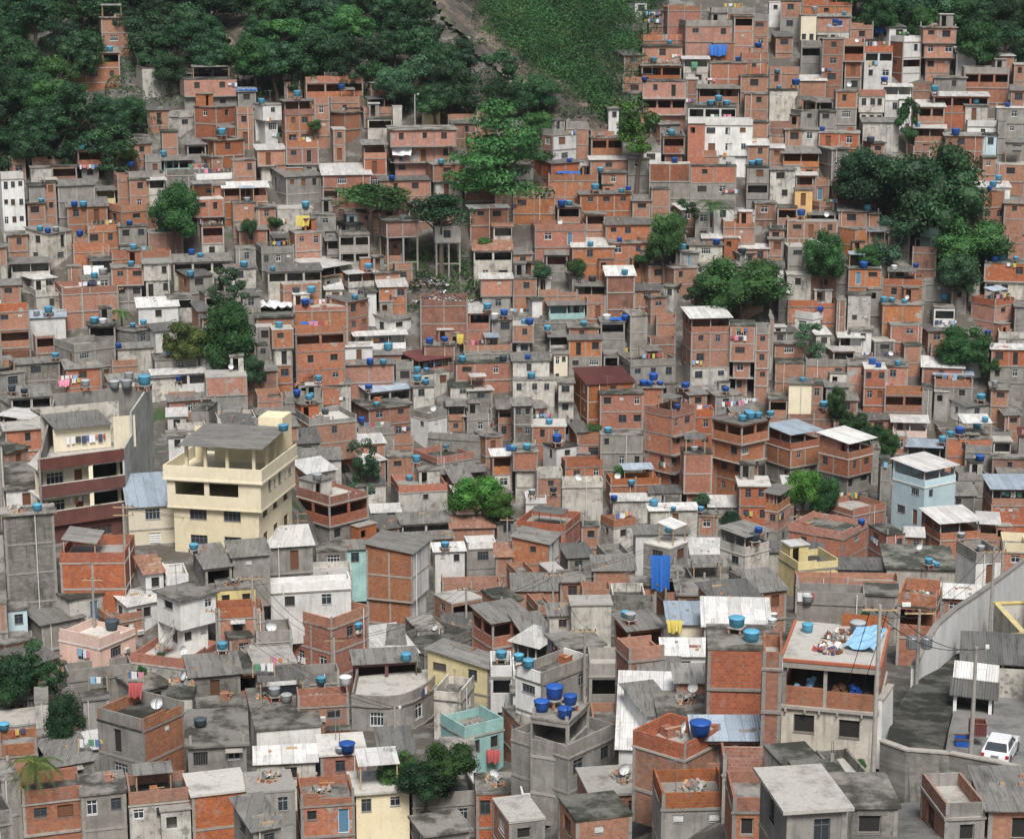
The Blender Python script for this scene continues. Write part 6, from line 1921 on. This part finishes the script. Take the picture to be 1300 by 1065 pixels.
# small roof clutter: dishes, aerials, brick stacks, rubble
clut = {'satellite_dish': [], 'roof_aerial': [], 'brick_stack': [], 'rubble_pile': [], 'potted_plant': []}
rc = random.Random(31)
def dish():
    r = empty('satellite_dish'); b = MB(); n = 14
    for k in range(3):
        for j in range(n):
            a0, a1 = 2 * math.pi * j / n, 2 * math.pi * (j + 1) / n; r0, r1 = k * .15, (k + 1) * .15
            f = lambda a, q: (q * math.cos(a), -.25 - q * q * .9 + .2, 1.0 + q * math.sin(a))
            b.face([f(a0, r0), f(a1, r0), f(a1, r1), f(a0, r1)] if k else [f(0, 0), f(a1, r1), f(a0, r1)], 'tank_w')
    b.build('dish', r, True); m = MB(); m.beam((0, 0, 0), (0, 0, 1.0), .05, 'steel'); m.beam((0, -.1, .6), (0, -.5, .95), .03, 'steel'); m.build('mast', r); return r
def aerial():
    r = empty('roof_aerial'); m = MB(); m.beam((0, 0, 0), (0, 0, 2.4), .05, 'steel'); m.build('mast', r)
    a = MB(); a.beam((-.6, 0, 2.3), (.6, 0, 2.35), .03, 'steel')
    for q in range(6): a.beam((-.5 + q * .2, -.35 + q * .03, 2.32), (-.5 + q * .2, .35 - q * .03, 2.32), .02, 'steel')
    a.build('antenna', r); return r
def bricks():
    r = empty('brick_stack'); b = MB(); q = random.Random(2)
    for i in range(4):
        for j in range(3):
            for k in range(3 if i < 3 else 1): b.box(i * .22, i * .22 + .2, j * .32, j * .32 + .3, k * .2, k * .2 + .19, 'B')
    b.build('bricks', r); t = MB(); t.box(-.1, 1.2, .1, .25, .6, .64, 'timber'); t.build('plank', r); return r
def rubble(seed=4, n=46, R_=1.0, pal=('conc', 'B', 'timber', 'conc', 'wood', 'sg', 'sw')):
    r = empty('rubble_pile'); q = random.Random(seed); b = MB(); pl = MB()
    for i in range(n):
        a = q.uniform(0, 6.28); d = R_ * q.random() ** .7; h = (R_ - d) * .45 * q.random(); w = q.uniform(.1, .35)
        c = Vector((d * math.cos(a), d * math.sin(a), h)); e = c + Vector((q.uniform(-.4, .4), q.uniform(-.4, .4), q.uniform(0, .25)))
        (pl if i % 4 == 0 else b).beam(c, e + Vector((.01, 0, .02)), w if i % 4 else .06, q.choice(pal) if i % 4 else 'timber')
    b.build('debris', r); pl.build('planks', r); return r
def copy_tree(o, parent=None):
    c = o.copy(); COL.objects.link(c); c.parent = parent
    for ch in o.children: copy_tree(ch, c)
    return c
PROTO = {'satellite_dish': dish(), 'roof_aerial': aerial(), 'brick_stack': bricks(), 'rubble_pile': rubble()}
used = set()
for i, (lx, ly, sd, R2, n, pal, lab) in enumerate(((2.6, 2.2, 8, .75, 70, ('cloth_yellow', 'cloth_white', 'cloth_red', 'conc', 'wood', 'cloth_navy', 'tank_w', 'B'), 'heap of coloured rubbish bags on the cream house roof'), (2.9, 4.6, 9, .9, 60, ('sw', 'sg', 'conc', 'wood', 'sw'), 'pile of broken roof sheets on the cream house roof'), (4.3, 6.0, 10, .5, 30, ('wood', 'timber', 'B'), 'bundle of timber offcuts on the cream house roof'))):
    o = rubble(sd, n, R2, pal); drop_on(o, lx, ly); tag(o, lab, 'rubbish')
for x, y, R2, n, lab in ((562, 372, 5.0, 420, 'rubbish tip spilling down the bank under the stilt houses'), (548, 352, 3.5, 200, 'upper part of the rubbish tip beside stilt posts')):
    o = rubble(int(x), n, R2, ('conc', 'tank_w', 'wood', 'black', 'cloth_navy', 'sw', 'conc', 'bark')); g = ground(x, y); o.location = g - Vector((0, 0, 1.2)); o.scale = (1, .7, .8); tag(o, lab, 'rubbish tip')
for o in THINGS:
    if o['roof'][0] not in 'fp' or o['LB'] < 3 or not (5 < o['xl'] < 1290): continue
    for _ in range(2 if o['s'] > 11 else 1):
        if rc.random() > .62: continue
        k = rc.choice(['satellite_dish', 'roof_aerial', 'brick_stack', 'rubble_pile', 'rubble_pile', 'satellite_dish', 'roof_aerial'])
        lx, ly = rc.uniform(1.1, max(1.2, o['LB'] - 1.1)), rc.uniform(1.1, max(1.2, o['LA'] - 1.1))
        if lx > o['LB'] - .8 or ly > o['LA'] - .6: continue
        T = Matrix.Translation(Vector((o['C'].x, o['C'].y, o['z0']))) @ Matrix.Rotation(o['th'], 4, 'Z')
        p = T @ Vector((lx, ly, o['roof_z'] + .01))
        if any((p - t[2]).length < 1.6 for t in tanks): continue
        c = PROTO[k] if k not in used else copy_tree(PROTO[k]); used.add(k)
        c.location = p; c.rotation_euler = (0, 0, o['th'] + rc.uniform(-.6, .6)); c.scale = [rc.uniform(.8, 1.15)] * 3
        px = project(p); clut[k].append((c, px[0], px[1]))
DESC = {'satellite_dish': ('pale satellite dish on a flat roof', 'satellite dish', 'dish'), 'roof_aerial': ('thin metal television aerial on a roof', 'aerial', 'aerial'), 'brick_stack': ('stack of spare bricks on roof', 'brick stack', 'stack'), 'rubble_pile': ('heap of builders rubble on roof', 'rubble', 'heap')}
for k, v in clut.items():
    if not v: continue
    pw = place_words([(t[1], t[2], i) for i, t in enumerate(v)], DESC[k][2])
    for i, t in enumerate(v): tag(t[0], short(DESC[k][0] + ', ' + pw[i]), DESC[k][1], DESC[k][1] + ' on the roofs')
for k, p in PROTO.items():
    if k not in used:
        for ch in list(p.children): bpy.data.objects.remove(ch)
        bpy.data.objects.remove(p)
print({k: len(v) for k, v in clut.items()})

# ---------------------------------------------------------------- trees
def crown_mesh(kind, seed, mat, n=4200, leaf=.06):
    q = random.Random(seed); b = MB(); lob = []
    if kind == 'round':
        for i in range(34):
            a = q.uniform(0, 6.28); z = q.uniform(-.6, .85); r = math.sqrt(max(0, 1 - z * z)) * q.uniform(.45, .78)
            lob.append((r * math.cos(a), r * math.sin(a), z * .82, q.uniform(.24, .38), q.uniform(.22, .32)))
        lob.append((0, 0, 0, .6, .55))
    elif kind == 'layer':
        for i in range(64):
            a = q.uniform(0, 6.28); z = round(q.uniform(-.75, .85) * 3.5) / 3.5 + q.uniform(-.06, .06); r = q.uniform(.2, .95) * math.sqrt(max(.06, 1 - (z + .25) ** 2 * .8))
            lob.append((r * math.cos(a), r * math.sin(a), z - r * .15, q.uniform(.24, .4), q.uniform(.08, .13)))
    elif kind == 'umbrella':
        for i in range(58):
            a = q.uniform(0, 6.28); r = q.uniform(0, .82); z = .35 - .6 * r * r + q.uniform(-.28, .28)
            lob.append((r * math.cos(a), r * math.sin(a), z, q.uniform(.18, .3), q.uniform(.10, .18)))
    elif kind == 'airy':
        for i in range(24):
            a = q.uniform(0, 6.28); z = q.uniform(-.8, .85); r = q.uniform(.2, .75) * math.sqrt(max(.1, 1 - z * z))
            lob.append((r * math.cos(a), r * math.sin(a), z, q.uniform(.16, .27), q.uniform(.13, .2)))
    elif kind == 'bush':
        for i in range(12):
            a = q.uniform(0, 6.28); z = q.uniform(-.2, .6); r = q.uniform(.2, .65)
            lob.append((r * math.cos(a), r * math.sin(a), z, q.uniform(.3, .45), q.uniform(.25, .4)))
    tot = sum(l[3] * l[3] for l in lob); sl = b.slot(mat)
    for lx, ly, lz, r, h in lob:
        m = int(n * r * r / tot)
        # solid heart of the lobe
        if kind in ('round', 'bush'):
            c = MB(); c.tube([(r * .45, -h * .5), (r * .6, 0), (r * .45, h * .5)], mat, 6, (lx, ly, lz)); b.add(c)
        for _ in range(m):
            u = q.uniform(-1, 1); a = q.uniform(0, 6.28); w = math.sqrt(1 - u * u); rad = q.uniform(.72, 1.08)
            d = Vector((w * math.cos(a), w * math.sin(a), u))
            p = Vector((lx + d.x * r * rad, ly + d.y * r * rad, lz + d.z * h * rad))
            nn = (d + Vector((q.gauss(0, .5), q.gauss(0, .5), q.gauss(0, .5) + .4))).normalized()
            t = nn.cross(Vector((q.gauss(0, 1), q.gauss(0, 1), q.gauss(0, 1)))).normalized(); bb = nn.cross(t)
            L = leaf * q.uniform(.6, 1.3); wd = L * q.uniform(.45, .7)
            i = len(b.v); b.v += [tuple(p - t * L), tuple(p - bb * wd), tuple(p + t * L), tuple(p + bb * wd)]
            b.f.append((i, i + 1, i + 2, i + 3)); b.mi.append(sl)
    return b.mesh('crown')
CR = {}
def crown(kind, mat, v):
    k = (kind, mat, v)
    if k not in CR: CR[k] = crown_mesh(kind, hash((len(kind), len(mat), v)) % 999 + v, mat, 9500 if kind in ('round', 'layer') else 4600, .036 if kind in ('round', 'layer') else .044)
    return CR[k]
trees = []; rtr = random.Random(17)
def tree(cx, cy, rx, ry, yb, kind='round', mat='leaf_dark', name='broadleaf_tree', label=None, v=None):
    yb = max(yb, cy + ry * .6)
    s = scale_at(cx, yb); d = F / s; base = P(cx, yb, d); c = P(cx, cy, d)
    rxm, rzm = rx / s, ry / s
    root = empty(name, (base.x, base.y, base.z - 1.8), 0)
    H = c.z - root.location.z
    cr = inst('crown', crown(kind, mat, v if v is not None else rtr.randint(0, 2)), root, (0, 0, H), rtr.uniform(0, 6), (rxm, rxm * .95, rzm))
    t = MB(); w = max(.12, rxm * .055); lean = rtr.uniform(-.15, .15) * rxm
    top = H - rzm * (.35 if kind != 'umbrella' else -.05)
    t.path([(0, 0, -1), (lean * .3, 0, top * .35), (lean, .1, top * .75), (lean * 1.1, 0, top)], [w * 1.5, w * 1.1, w * .8, w * .6], 'bark', 7)
    for q in range(5 if kind in ('umbrella', 'airy', 'layer') else 4):
        a = q * 1.35 + rtr.random(); e = rxm * rtr.uniform(.4, .65); z1 = top * rtr.uniform(.62, .85)
        t.path([(lean * .8, 0, z1), (lean + e * .5 * math.cos(a), e * .5 * math.sin(a), z1 + (H - z1) * .55), (lean + e * math.cos(a), e * math.sin(a), H + rzm * rtr.uniform(-.1, .3))], [w * .6, w * .4, w * .15], 'bark', 5)
    t.build('trunk', root)
    tag(root, label or 'x', 'tree'); trees.append([root, cx, cy, label, mat, kind]); return root
# single trees of the town: cx cy rx ry base kind leaf label
ONE = [
 (638, 192, 62, 58, 258, 'layer', 'leaf_mid', 'tall tree with flat tiers of branches above the brick houses'),
 (808, 158, 36, 34, 228, 'airy', 'leaf_lime', 'airy bright green tree with bare lower limbs before the rock'),
 (1183, 238, 68, 62, 300, 'round', 'leaf_dark', 'broadest dark green tree among the upper brick houses'),
 (1096, 226, 44, 40, 270, 'round', 'leaf_dark', 'dark tree joined to the broadest dark tree'),
 (1152, 152, 20, 27, 186, 'airy', 'leaf_mid', 'slender pale tree between small brick houses'),
 (224, 268, 32, 38, 320, 'round', 'leaf_mid', 'round green tree beside a tall brick tower'),
 (470, 252, 50, 25, 290, 'umbrella', 'leaf_mid', 'wispy flat-topped tree spreading over roofs'),
 (560, 272, 46, 34, 340, 'umbrella', 'leaf_dark', 'umbrella-shaped tree beside the brick house on stilts'),
 (292, 366, 26, 26, 440, 'airy', 'leaf_blue', 'grey-green tree topping the thicket'),
 (290, 425, 38, 45, 478, 'round', 'leaf_mid', 'tall green thicket tree beside crumpled white roof'),
 (236, 432, 30, 26, 470, 'round', 'leaf_dry', 'yellow-green tree next to the thicket'),
 (322, 470, 16, 20, 492, 'round', 'leaf_blue', 'small tree below the thicket'),
 (843, 300, 27, 32, 345, 'round', 'leaf_mid', 'dark green tree at the alley top'),
 (870, 272, 18, 18, 310, 'airy', 'leaf_dark', 'small tree behind the alley tree'),
 (940, 362, 58, 36, 408, 'round', 'leaf_mid', 'wide green tree in front of brick houses'),
 (895, 372, 28, 22, 405, 'airy', 'leaf_dark', 'low tree at the wide green tree foot'),
 (1046, 325, 28, 32, 372, 'round', 'leaf_mid', 'green tree squeezed between brick houses'),
 (1134, 305, 30, 28, 342, 'airy', 'leaf_blue', 'bluish tree behind the teal wall'),
 (1100, 325, 22, 14, 345, 'round', 'leaf_mid', 'low bushy tree under the bluish tree'),
 (1232, 308, 48, 32, 350, 'round', 'leaf_mid', 'spreading green tree on the terrace edge'),
 (1212, 350, 30, 30, 385, 'round', 'leaf_blue', 'grey-green tree below the spreading tree'),
 (1028, 432, 21, 22, 458, 'airy', 'leaf_blue', 'small tree before the long white wall'),
 (1222, 440, 36, 26, 470, 'round', 'leaf_mid', 'dark tree beside drying clothes and brick wall'),
 (1256, 464, 14, 13, 480, 'round', 'leaf_mid', 'small tree attached to the wall tree'),
 (1062, 512, 13, 22, 545, 'round', 'leaf_mid', 'narrow tree at the hedge top'),
 (1084, 536, 20, 14, 560, 'round', 'leaf_mid', 'leafy tree second along the hedge'),
 (1108, 550, 20, 14, 575, 'round', 'leaf_dark', 'dark leafy tree third along the hedge'),
 (1128, 562, 14, 18, 590, 'round', 'leaf_mid', 'leafy tree at the hedge foot'),
 (1018, 622, 25, 28, 664, 'round', 'leaf_lime', 'bright round tree by the white canopies'),
 (1046, 628, 20, 26, 664, 'round', 'leaf_mid', 'darker tree touching the bright round tree'),
 (462, 588, 27, 32, 645, 'airy', 'leaf_blue', 'grey-green tree behind the cream building'),
 (604, 630, 36, 26, 668, 'round', 'leaf_lime', 'bright low spreading tree over grey roofs'),
 (634, 640, 20, 20, 672, 'round', 'leaf_lime', 'bright smaller tree next to the low spreading tree'),
 (787, 600, 13, 12, 612, 'bush', 'leaf_mid', 'shrubby tree against the cement wall'),
 (754, 545, 13, 10, 556, 'bush', 'leaf_mid', 'bush on the terrace beside the brick block'),
 (888, 637, 18, 14, 652, 'bush', 'leaf_blue', 'bush behind the corrugated lean-to'),
 (926, 662, 18, 17, 684, 'bush', 'leaf_dark', 'dark bush beside the corrugated lean-to'),
 (690, 346, 18, 14, 362, 'bush', 'leaf_blue', 'pale bush on the bank below brick house'),
 (731, 342, 18, 17, 362, 'bush', 'leaf_mid', 'green bush on the bank before brick house'),
 (815, 330, 16, 10, 345, 'bush', 'leaf_mid', 'bush at the alley tree foot'),
 (772, 342, 7, 6, 350, 'bush', 'leaf_mid', 'small bush at the corner of the brick house'),
 (164, 198, 20, 14, 216, 'bush', 'leaf_dry', 'flowering shrub beside the rusty roof'),
 (400, 160, 12, 10, 175, 'bush', 'leaf_mid', 'bush sprouting from the brick house terrace'),
 (318, 290, 14, 18, 318, 'bush', 'leaf_mid', 'bushy plant beside the tall brick tower'),
 (350, 285, 14, 12, 300, 'bush', 'leaf_mid', 'bush hanging over the small alley'),
 (615, 308, 14, 8, 318, 'bush', 'leaf_mid', 'bush beneath the brick house by stilts'),
 (42, 838, 36, 26, 905, 'airy', 'leaf_dark', 'dark tree before the pink house, upper crown'),
 (20, 862, 30, 34, 915, 'round', 'leaf_dark', 'dark tree at the pink house foot'),
 (84, 915, 26, 38, 962, 'round', 'leaf_dark', 'dark tree behind the concrete pillar'),
 (72, 858, 22, 22, 915, 'airy', 'leaf_dark', 'thin dark tree between the pink house and pillar'),
 (505, 972, 28, 22, 1030, 'round', 'leaf_mid', 'glossy green tree below the curved cement house, smaller crown'),
 (572, 962, 34, 26, 1040, 'round', 'leaf_mid', 'glossy green tree below the curved cement house, larger crown'),
 (540, 990, 40, 26, 1045, 'round', 'leaf_dark', 'glossy tree filling between two green crowns'),
 (1068, 962, 13, 14, 985, 'bush', 'leaf_mid', 'young bush at the cream house foot'),
 (1090, 972, 12, 12, 990, 'bush', 'leaf_mid', 'second young bush at the cream house foot'),
 (278, 918, 16, 8, 924, 'bush', 'leaf_lime', 'spreading leafy plant on the mossy roof'),
 (530, 856, 8, 16, 874, 'bush', 'leaf_mid', 'tall potted plant beside maroon terrace room'),
 (180, 853, 8, 11, 862, 'bush', 'leaf_mid', 'potted plant by the brick stair terrace'),
 (205, 832, 7, 6, 838, 'bush', 'leaf_mid', 'plant growing on the terrace wall'),
 (462, 873, 8, 8, 880, 'bush', 'leaf_mid', 'plant on the curved cement terrace'),
 (385, 778, 14, 5, 782, 'bush', 'leaf_mid', 'weeds growing along the brick roof edge'),
 (1098, 782, 9, 8, 790, 'bush', 'leaf_mid', 'plants in pots at the rubbish roof rear'),
 (1260, 782, 9, 10, 792, 'bush', 'leaf_mid', 'plant beside the pole on white wall'),
 (1240, 985, 16, 8, 992, 'bush', 'leaf_lime', 'weeds in front of the white car'),
]
for t in ONE:
    bush = t[5] == 'bush'
    k_ = 1.0 if bush else 1.14
    o = tree(t[0], t[1], t[2] * k_, t[3] * k_, t[4], t[5], t[6], 'bush' if bush else 'broadleaf_tree', t[7])
    if bush: o['category'] = 'bush'
# forest edge
FOREST = [([(-60, -60), (262, -60), (290, 66), (228, 72), (222, 106), (165, 186), (30, 190), (-60, 200)], 'leaf_dark'),
          ([(345, -60), (520, -60), (560, 30), (610, 70), (680, 100), (700, 142), (690, 160), (560, 132), (520, 120), (450, 92), (340, 108), (300, 60)], 'leaf_dark'),
          ([(1075, -60), (1380, -60), (1380, 70), (1240, 64), (1165, 26), (1085, 14)], 'leaf_mid')]
rf = random.Random(77); nf = 0; treesf = []
for poly, mt in FOREST:
    pts = []
    for _ in range(2600):
        x, y = rf.uniform(-60, 1380), rf.uniform(-60, 200)
        if not inpoly(poly, x, y): continue
        if any((x - a) ** 2 + (1.25 * (y - b)) ** 2 < 29 ** 2 for a, b in pts): continue
        r = rf.uniform(18, 29)
        cov = sum(1 for o in SP_ if o['xl'] - r * .5 < x < o['xr'] + r * .5 and o['yt'] - 6 < y + 4 and y - r < o['yb'] and o['yb'] < y + r * 1.2)
        if cov: continue
        pts.append((x, y))
    for x, y in sorted(pts, key=lambda p: p[1]):
        r = rf.uniform(25, 42); k = rf.random()
        t = tree(x, y + 4, r, r * rf.uniform(.75, 1.0), y + r * .95, 'round' if k < .7 else 'airy' if k < .85 else 'umbrella', mt if rf.random() < .6 else rf.choice(['leaf_mid', 'leaf_blue', 'leaf_dark']), 'forest_tree')
        t['group'] = 'trees of the forest edge'
lt = [t for t in trees if t[3] is None]
pw = place_words([(t[1], t[2], i) for i, t in enumerate(lt)], 'crown')
LN = {'leaf_dark': 'dark green', 'leaf_mid': 'mid green', 'leaf_blue': 'grey-green', 'leaf_lime': 'bright', 'leaf_dry': 'olive'}
for i, t in enumerate(lt): t[0]['label'] = f'{LN[t[4]]} forest tree, ' + pw[i]
print('trees', len(trees))
# palms
def palm(cx, cy, r, yb, label):
    s = scale_at(cx, yb); d = F / s; b = P(cx, yb, d); c = P(cx, cy, d); q = random.Random(int(cx)); rm = r / s
    root = empty('palm_tree', (b.x, b.y, b.z - 2)); H = c.z - b.z + 2
    t = MB(); t.path([(0, 0, 0), (.1, 0, H * .5), (0, 0, H)], [.22, .16, .13], 'bark', 7); t.build('trunk', root)
    for i in range(16):
        a = i * 2.4; up = q.uniform(.1, .9); f = MB(); pts = []
        for k in range(8):
            u = k / 7; pts.append(Vector((math.cos(a) * rm * u, math.sin(a) * rm * u, H + rm * (up * u - 1.0 * u * u))))
        f.path(pts, [.03] * 7 + [.01], 'leaf_dry', 4)
        for k in range(1, 8):
            for w in range(3):
                p = pts[k - 1].lerp(pts[k], w / 3); dr = (pts[k] - pts[k - 1]).normalized(); sd = dr.cross(Vector((0, 0, 1))).normalized()
                for sg in (-1, 1):
                    L = rm * .28 * (1 - abs(k / 7 - .45)); e = p + sd * sg * L + dr * L * .5 - Vector((0, 0, L * .35)); f.face([p, p + dr * .09, e], 'leaf_dry' if cy > 900 else 'leaf_mid')
        f.build('frond', root)
    tag(root, label, 'palm')
palm(904, 258, 26, 300, 'feathery palm beside the small cement house')
palm(154, 395, 16, 412, 'small palm above the low white house')
palm(48, 962, 36, 1040, 'fronds of a yellow-green palm below the dark trees')

# green slope beside the rock
def undergrowth(name, poly, n, rlo, rhi, mat, label, seed, onrock=False):
    q = random.Random(seed); b = MB(); sl = b.slot(mat); xs = [p[0] for p in poly]; ys = [p[1] for p in poly]
    k = 0
    while k < n:
        x, y = q.uniform(min(xs), max(xs)), q.uniform(min(ys), max(ys))
        if not inpoly(poly, x, y) or not onrock and any(inpoly(rk_, x, y) for rk_ in (ROCK1, ROCK2, ROCK3)): k += .2; continue
        k += 1; g = ground(x, y); r = q.uniform(rlo, rhi); hgt = r * q.uniform(.4, 1.4)
        for _ in range(int(95 * r)):
            u = q.uniform(-.2, 1); a = q.uniform(0, 6.28); w = math.sqrt(max(0, 1 - u * u))
            dd = Vector((w * math.cos(a), w * math.sin(a), u)); p = g + Vector((dd.x * r, dd.y * r, dd.z * hgt - (1.6 if not onrock else .9)))
            nn = (dd + Vector((q.gauss(0, .5), q.gauss(0, .5), q.gauss(0, .5)))).normalized(); t = nn.cross(Vector((q.gauss(0, 1), .3, q.gauss(0, 1)))).normalized(); bb = nn.cross(t); L = q.uniform(.10, .24)
            i = len(b.v); b.v += [tuple(p - t * L), tuple(p - bb * L * .6), tuple(p + t * L), tuple(p + bb * L * .6)]; b.f.append((i, i + 1, i + 2, i + 3)); b.mi.append(sl)
    tag(b.build(name), label, kind='stuff')
SLOPE = [(590, -60), (860, -60), (815, 10), (812, 60), (806, 135), (780, 150), (720, 120), (640, 60)]
undergrowth('undergrowth', SLOPE, 520, 1.4, 4.2, 'leaf_mid', 'dense green scrub covering the slope beside the rock', 5)
undergrowth('undergrowth', SLOPE, 170, 3.0, 6.0, 'leaf_dark', 'darker shrubs standing out of the green slope', 15)
undergrowth('undergrowth', SLOPE, 260, 1.2, 2.4, 'leaf_dry', 'yellow-green grass and ferns among the scrub', 6)
undergrowth('undergrowth', [(-60, -60), (620, -60), (700, 150), (560, 140), (230, 120), (150, 200), (-60, 200)], 480, 1.5, 3.0, 'leaf_dark', 'dark ground cover beneath the forest trees', 8)
undergrowth('undergrowth', [(560, -10), (600, -30), (650, 60), (760, 150), (720, 165), (640, 100)], 36, .8, 2.0, 'leaf_mid', 'tufts and shrubs rooted in the rock slab cracks', 21, True)
undergrowth('undergrowth', [(1040, -60), (1400, -60), (1400, 90), (1240, 72), (1165, 34), (1080, 22)], 420, 1.5, 3.0, 'leaf_dark', 'ground cover beneath the upper forest', 9)
undergrowth('undergrowth', [(530, 300), (625, 300), (625, 372), (520, 385)], 60, .6, 1.3, 'leaf_mid', 'weeds on the bank under the stilt houses', 10)

HAZE = .00007
if HAZE:
    hb_ = MB(); hv = [v.co for v in bpy.data.objects['hillside'].data.vertices]; hb_.box(min(v.x for v in hv) - 5, max(v.x for v in hv) + 5, -5, max(v.y for v in hv) + 5, min(v.z for v in hv) - 1, max(v.z for v in hv) + 12, 'haze'); print('haze box', max(v.z for v in hv), min(v.z for v in hv), min(v.y for v in hv))
    hm = bpy.data.materials.new('haze'); hm.use_nodes = True; hn = hm.node_tree; hn.nodes.remove(hn.nodes['Principled BSDF'])
    pv = hn.nodes.new('ShaderNodeVolumePrincipled'); pv.inputs['Density'].default_value = HAZE; pv.inputs['Color'].default_value = (.78, .86, .95, 1); pv.inputs['Anisotropy'].default_value = .2
    hn.links.new(pv.outputs[0], hn.nodes['Material Output'].inputs['Volume']); M['haze'] = hm
    tag(hb_.build('haze'), 'thin pale haze over the whole hillside', kind='stuff')
# ---------------------------------------------------------------- light, sky and camera
sun_el, sun_az = math.radians(54), math.radians(8)    # from behind the camera, a little to its right
sl_ = bpy.data.lights.new('sun', 'SUN'); sl_.energy = 3.3; sl_.angle = math.radians(20); sl_.color = (1, .985, .96)
so = bpy.data.objects.new('sun', sl_); COL.objects.link(so)
sdir = Vector((math.sin(sun_az) * math.cos(sun_el), -math.cos(sun_az) * math.cos(sun_el), math.sin(sun_el)))
so.rotation_euler = sdir.to_track_quat('Z', 'Y').to_euler()
w = bpy.data.worlds.new('World'); scene.world = w; w.use_nodes = True; nt = w.node_tree
sky = nt.nodes.new('ShaderNodeTexSky'); sky.sky_type = 'NISHITA'; sky.sun_disc = False
sky.sun_elevation = sun_el; sky.sun_rotation = math.atan2(sdir.x, sdir.y)
sky.dust_density = 4.0; sky.air_density = 1.0; sky.ozone_density = .6
hs = nt.nodes.new('ShaderNodeHueSaturation'); hs.inputs['Saturation'].default_value = .75
nt.links.new(sky.outputs[0], hs.inputs['Color']); bg = nt.nodes['Background']
nt.links.new(hs.outputs[0], bg.inputs[0]); bg.inputs[1].default_value = .082
cam = bpy.data.cameras.new('camera'); co = bpy.data.objects.new('camera', cam); COL.objects.link(co)
cam.sensor_width = 36; cam.lens = F / 1300 * 36; cam.clip_start = 1; cam.clip_end = 5000
co.location = EYE; co.rotation_euler = (math.pi / 2 - PITCH, 0, 0); scene.camera = co
scene.view_settings.view_transform = 'Standard'; scene.view_settings.look = 'None'; scene.view_settings.gamma = 1
scene.view_settings.exposure = 0.22
scene.cycles.max_bounces = 5; scene.cycles.diffuse_bounces = 2; scene.cycles.glossy_bounces = 2; scene.cycles.transmission_bounces = 2
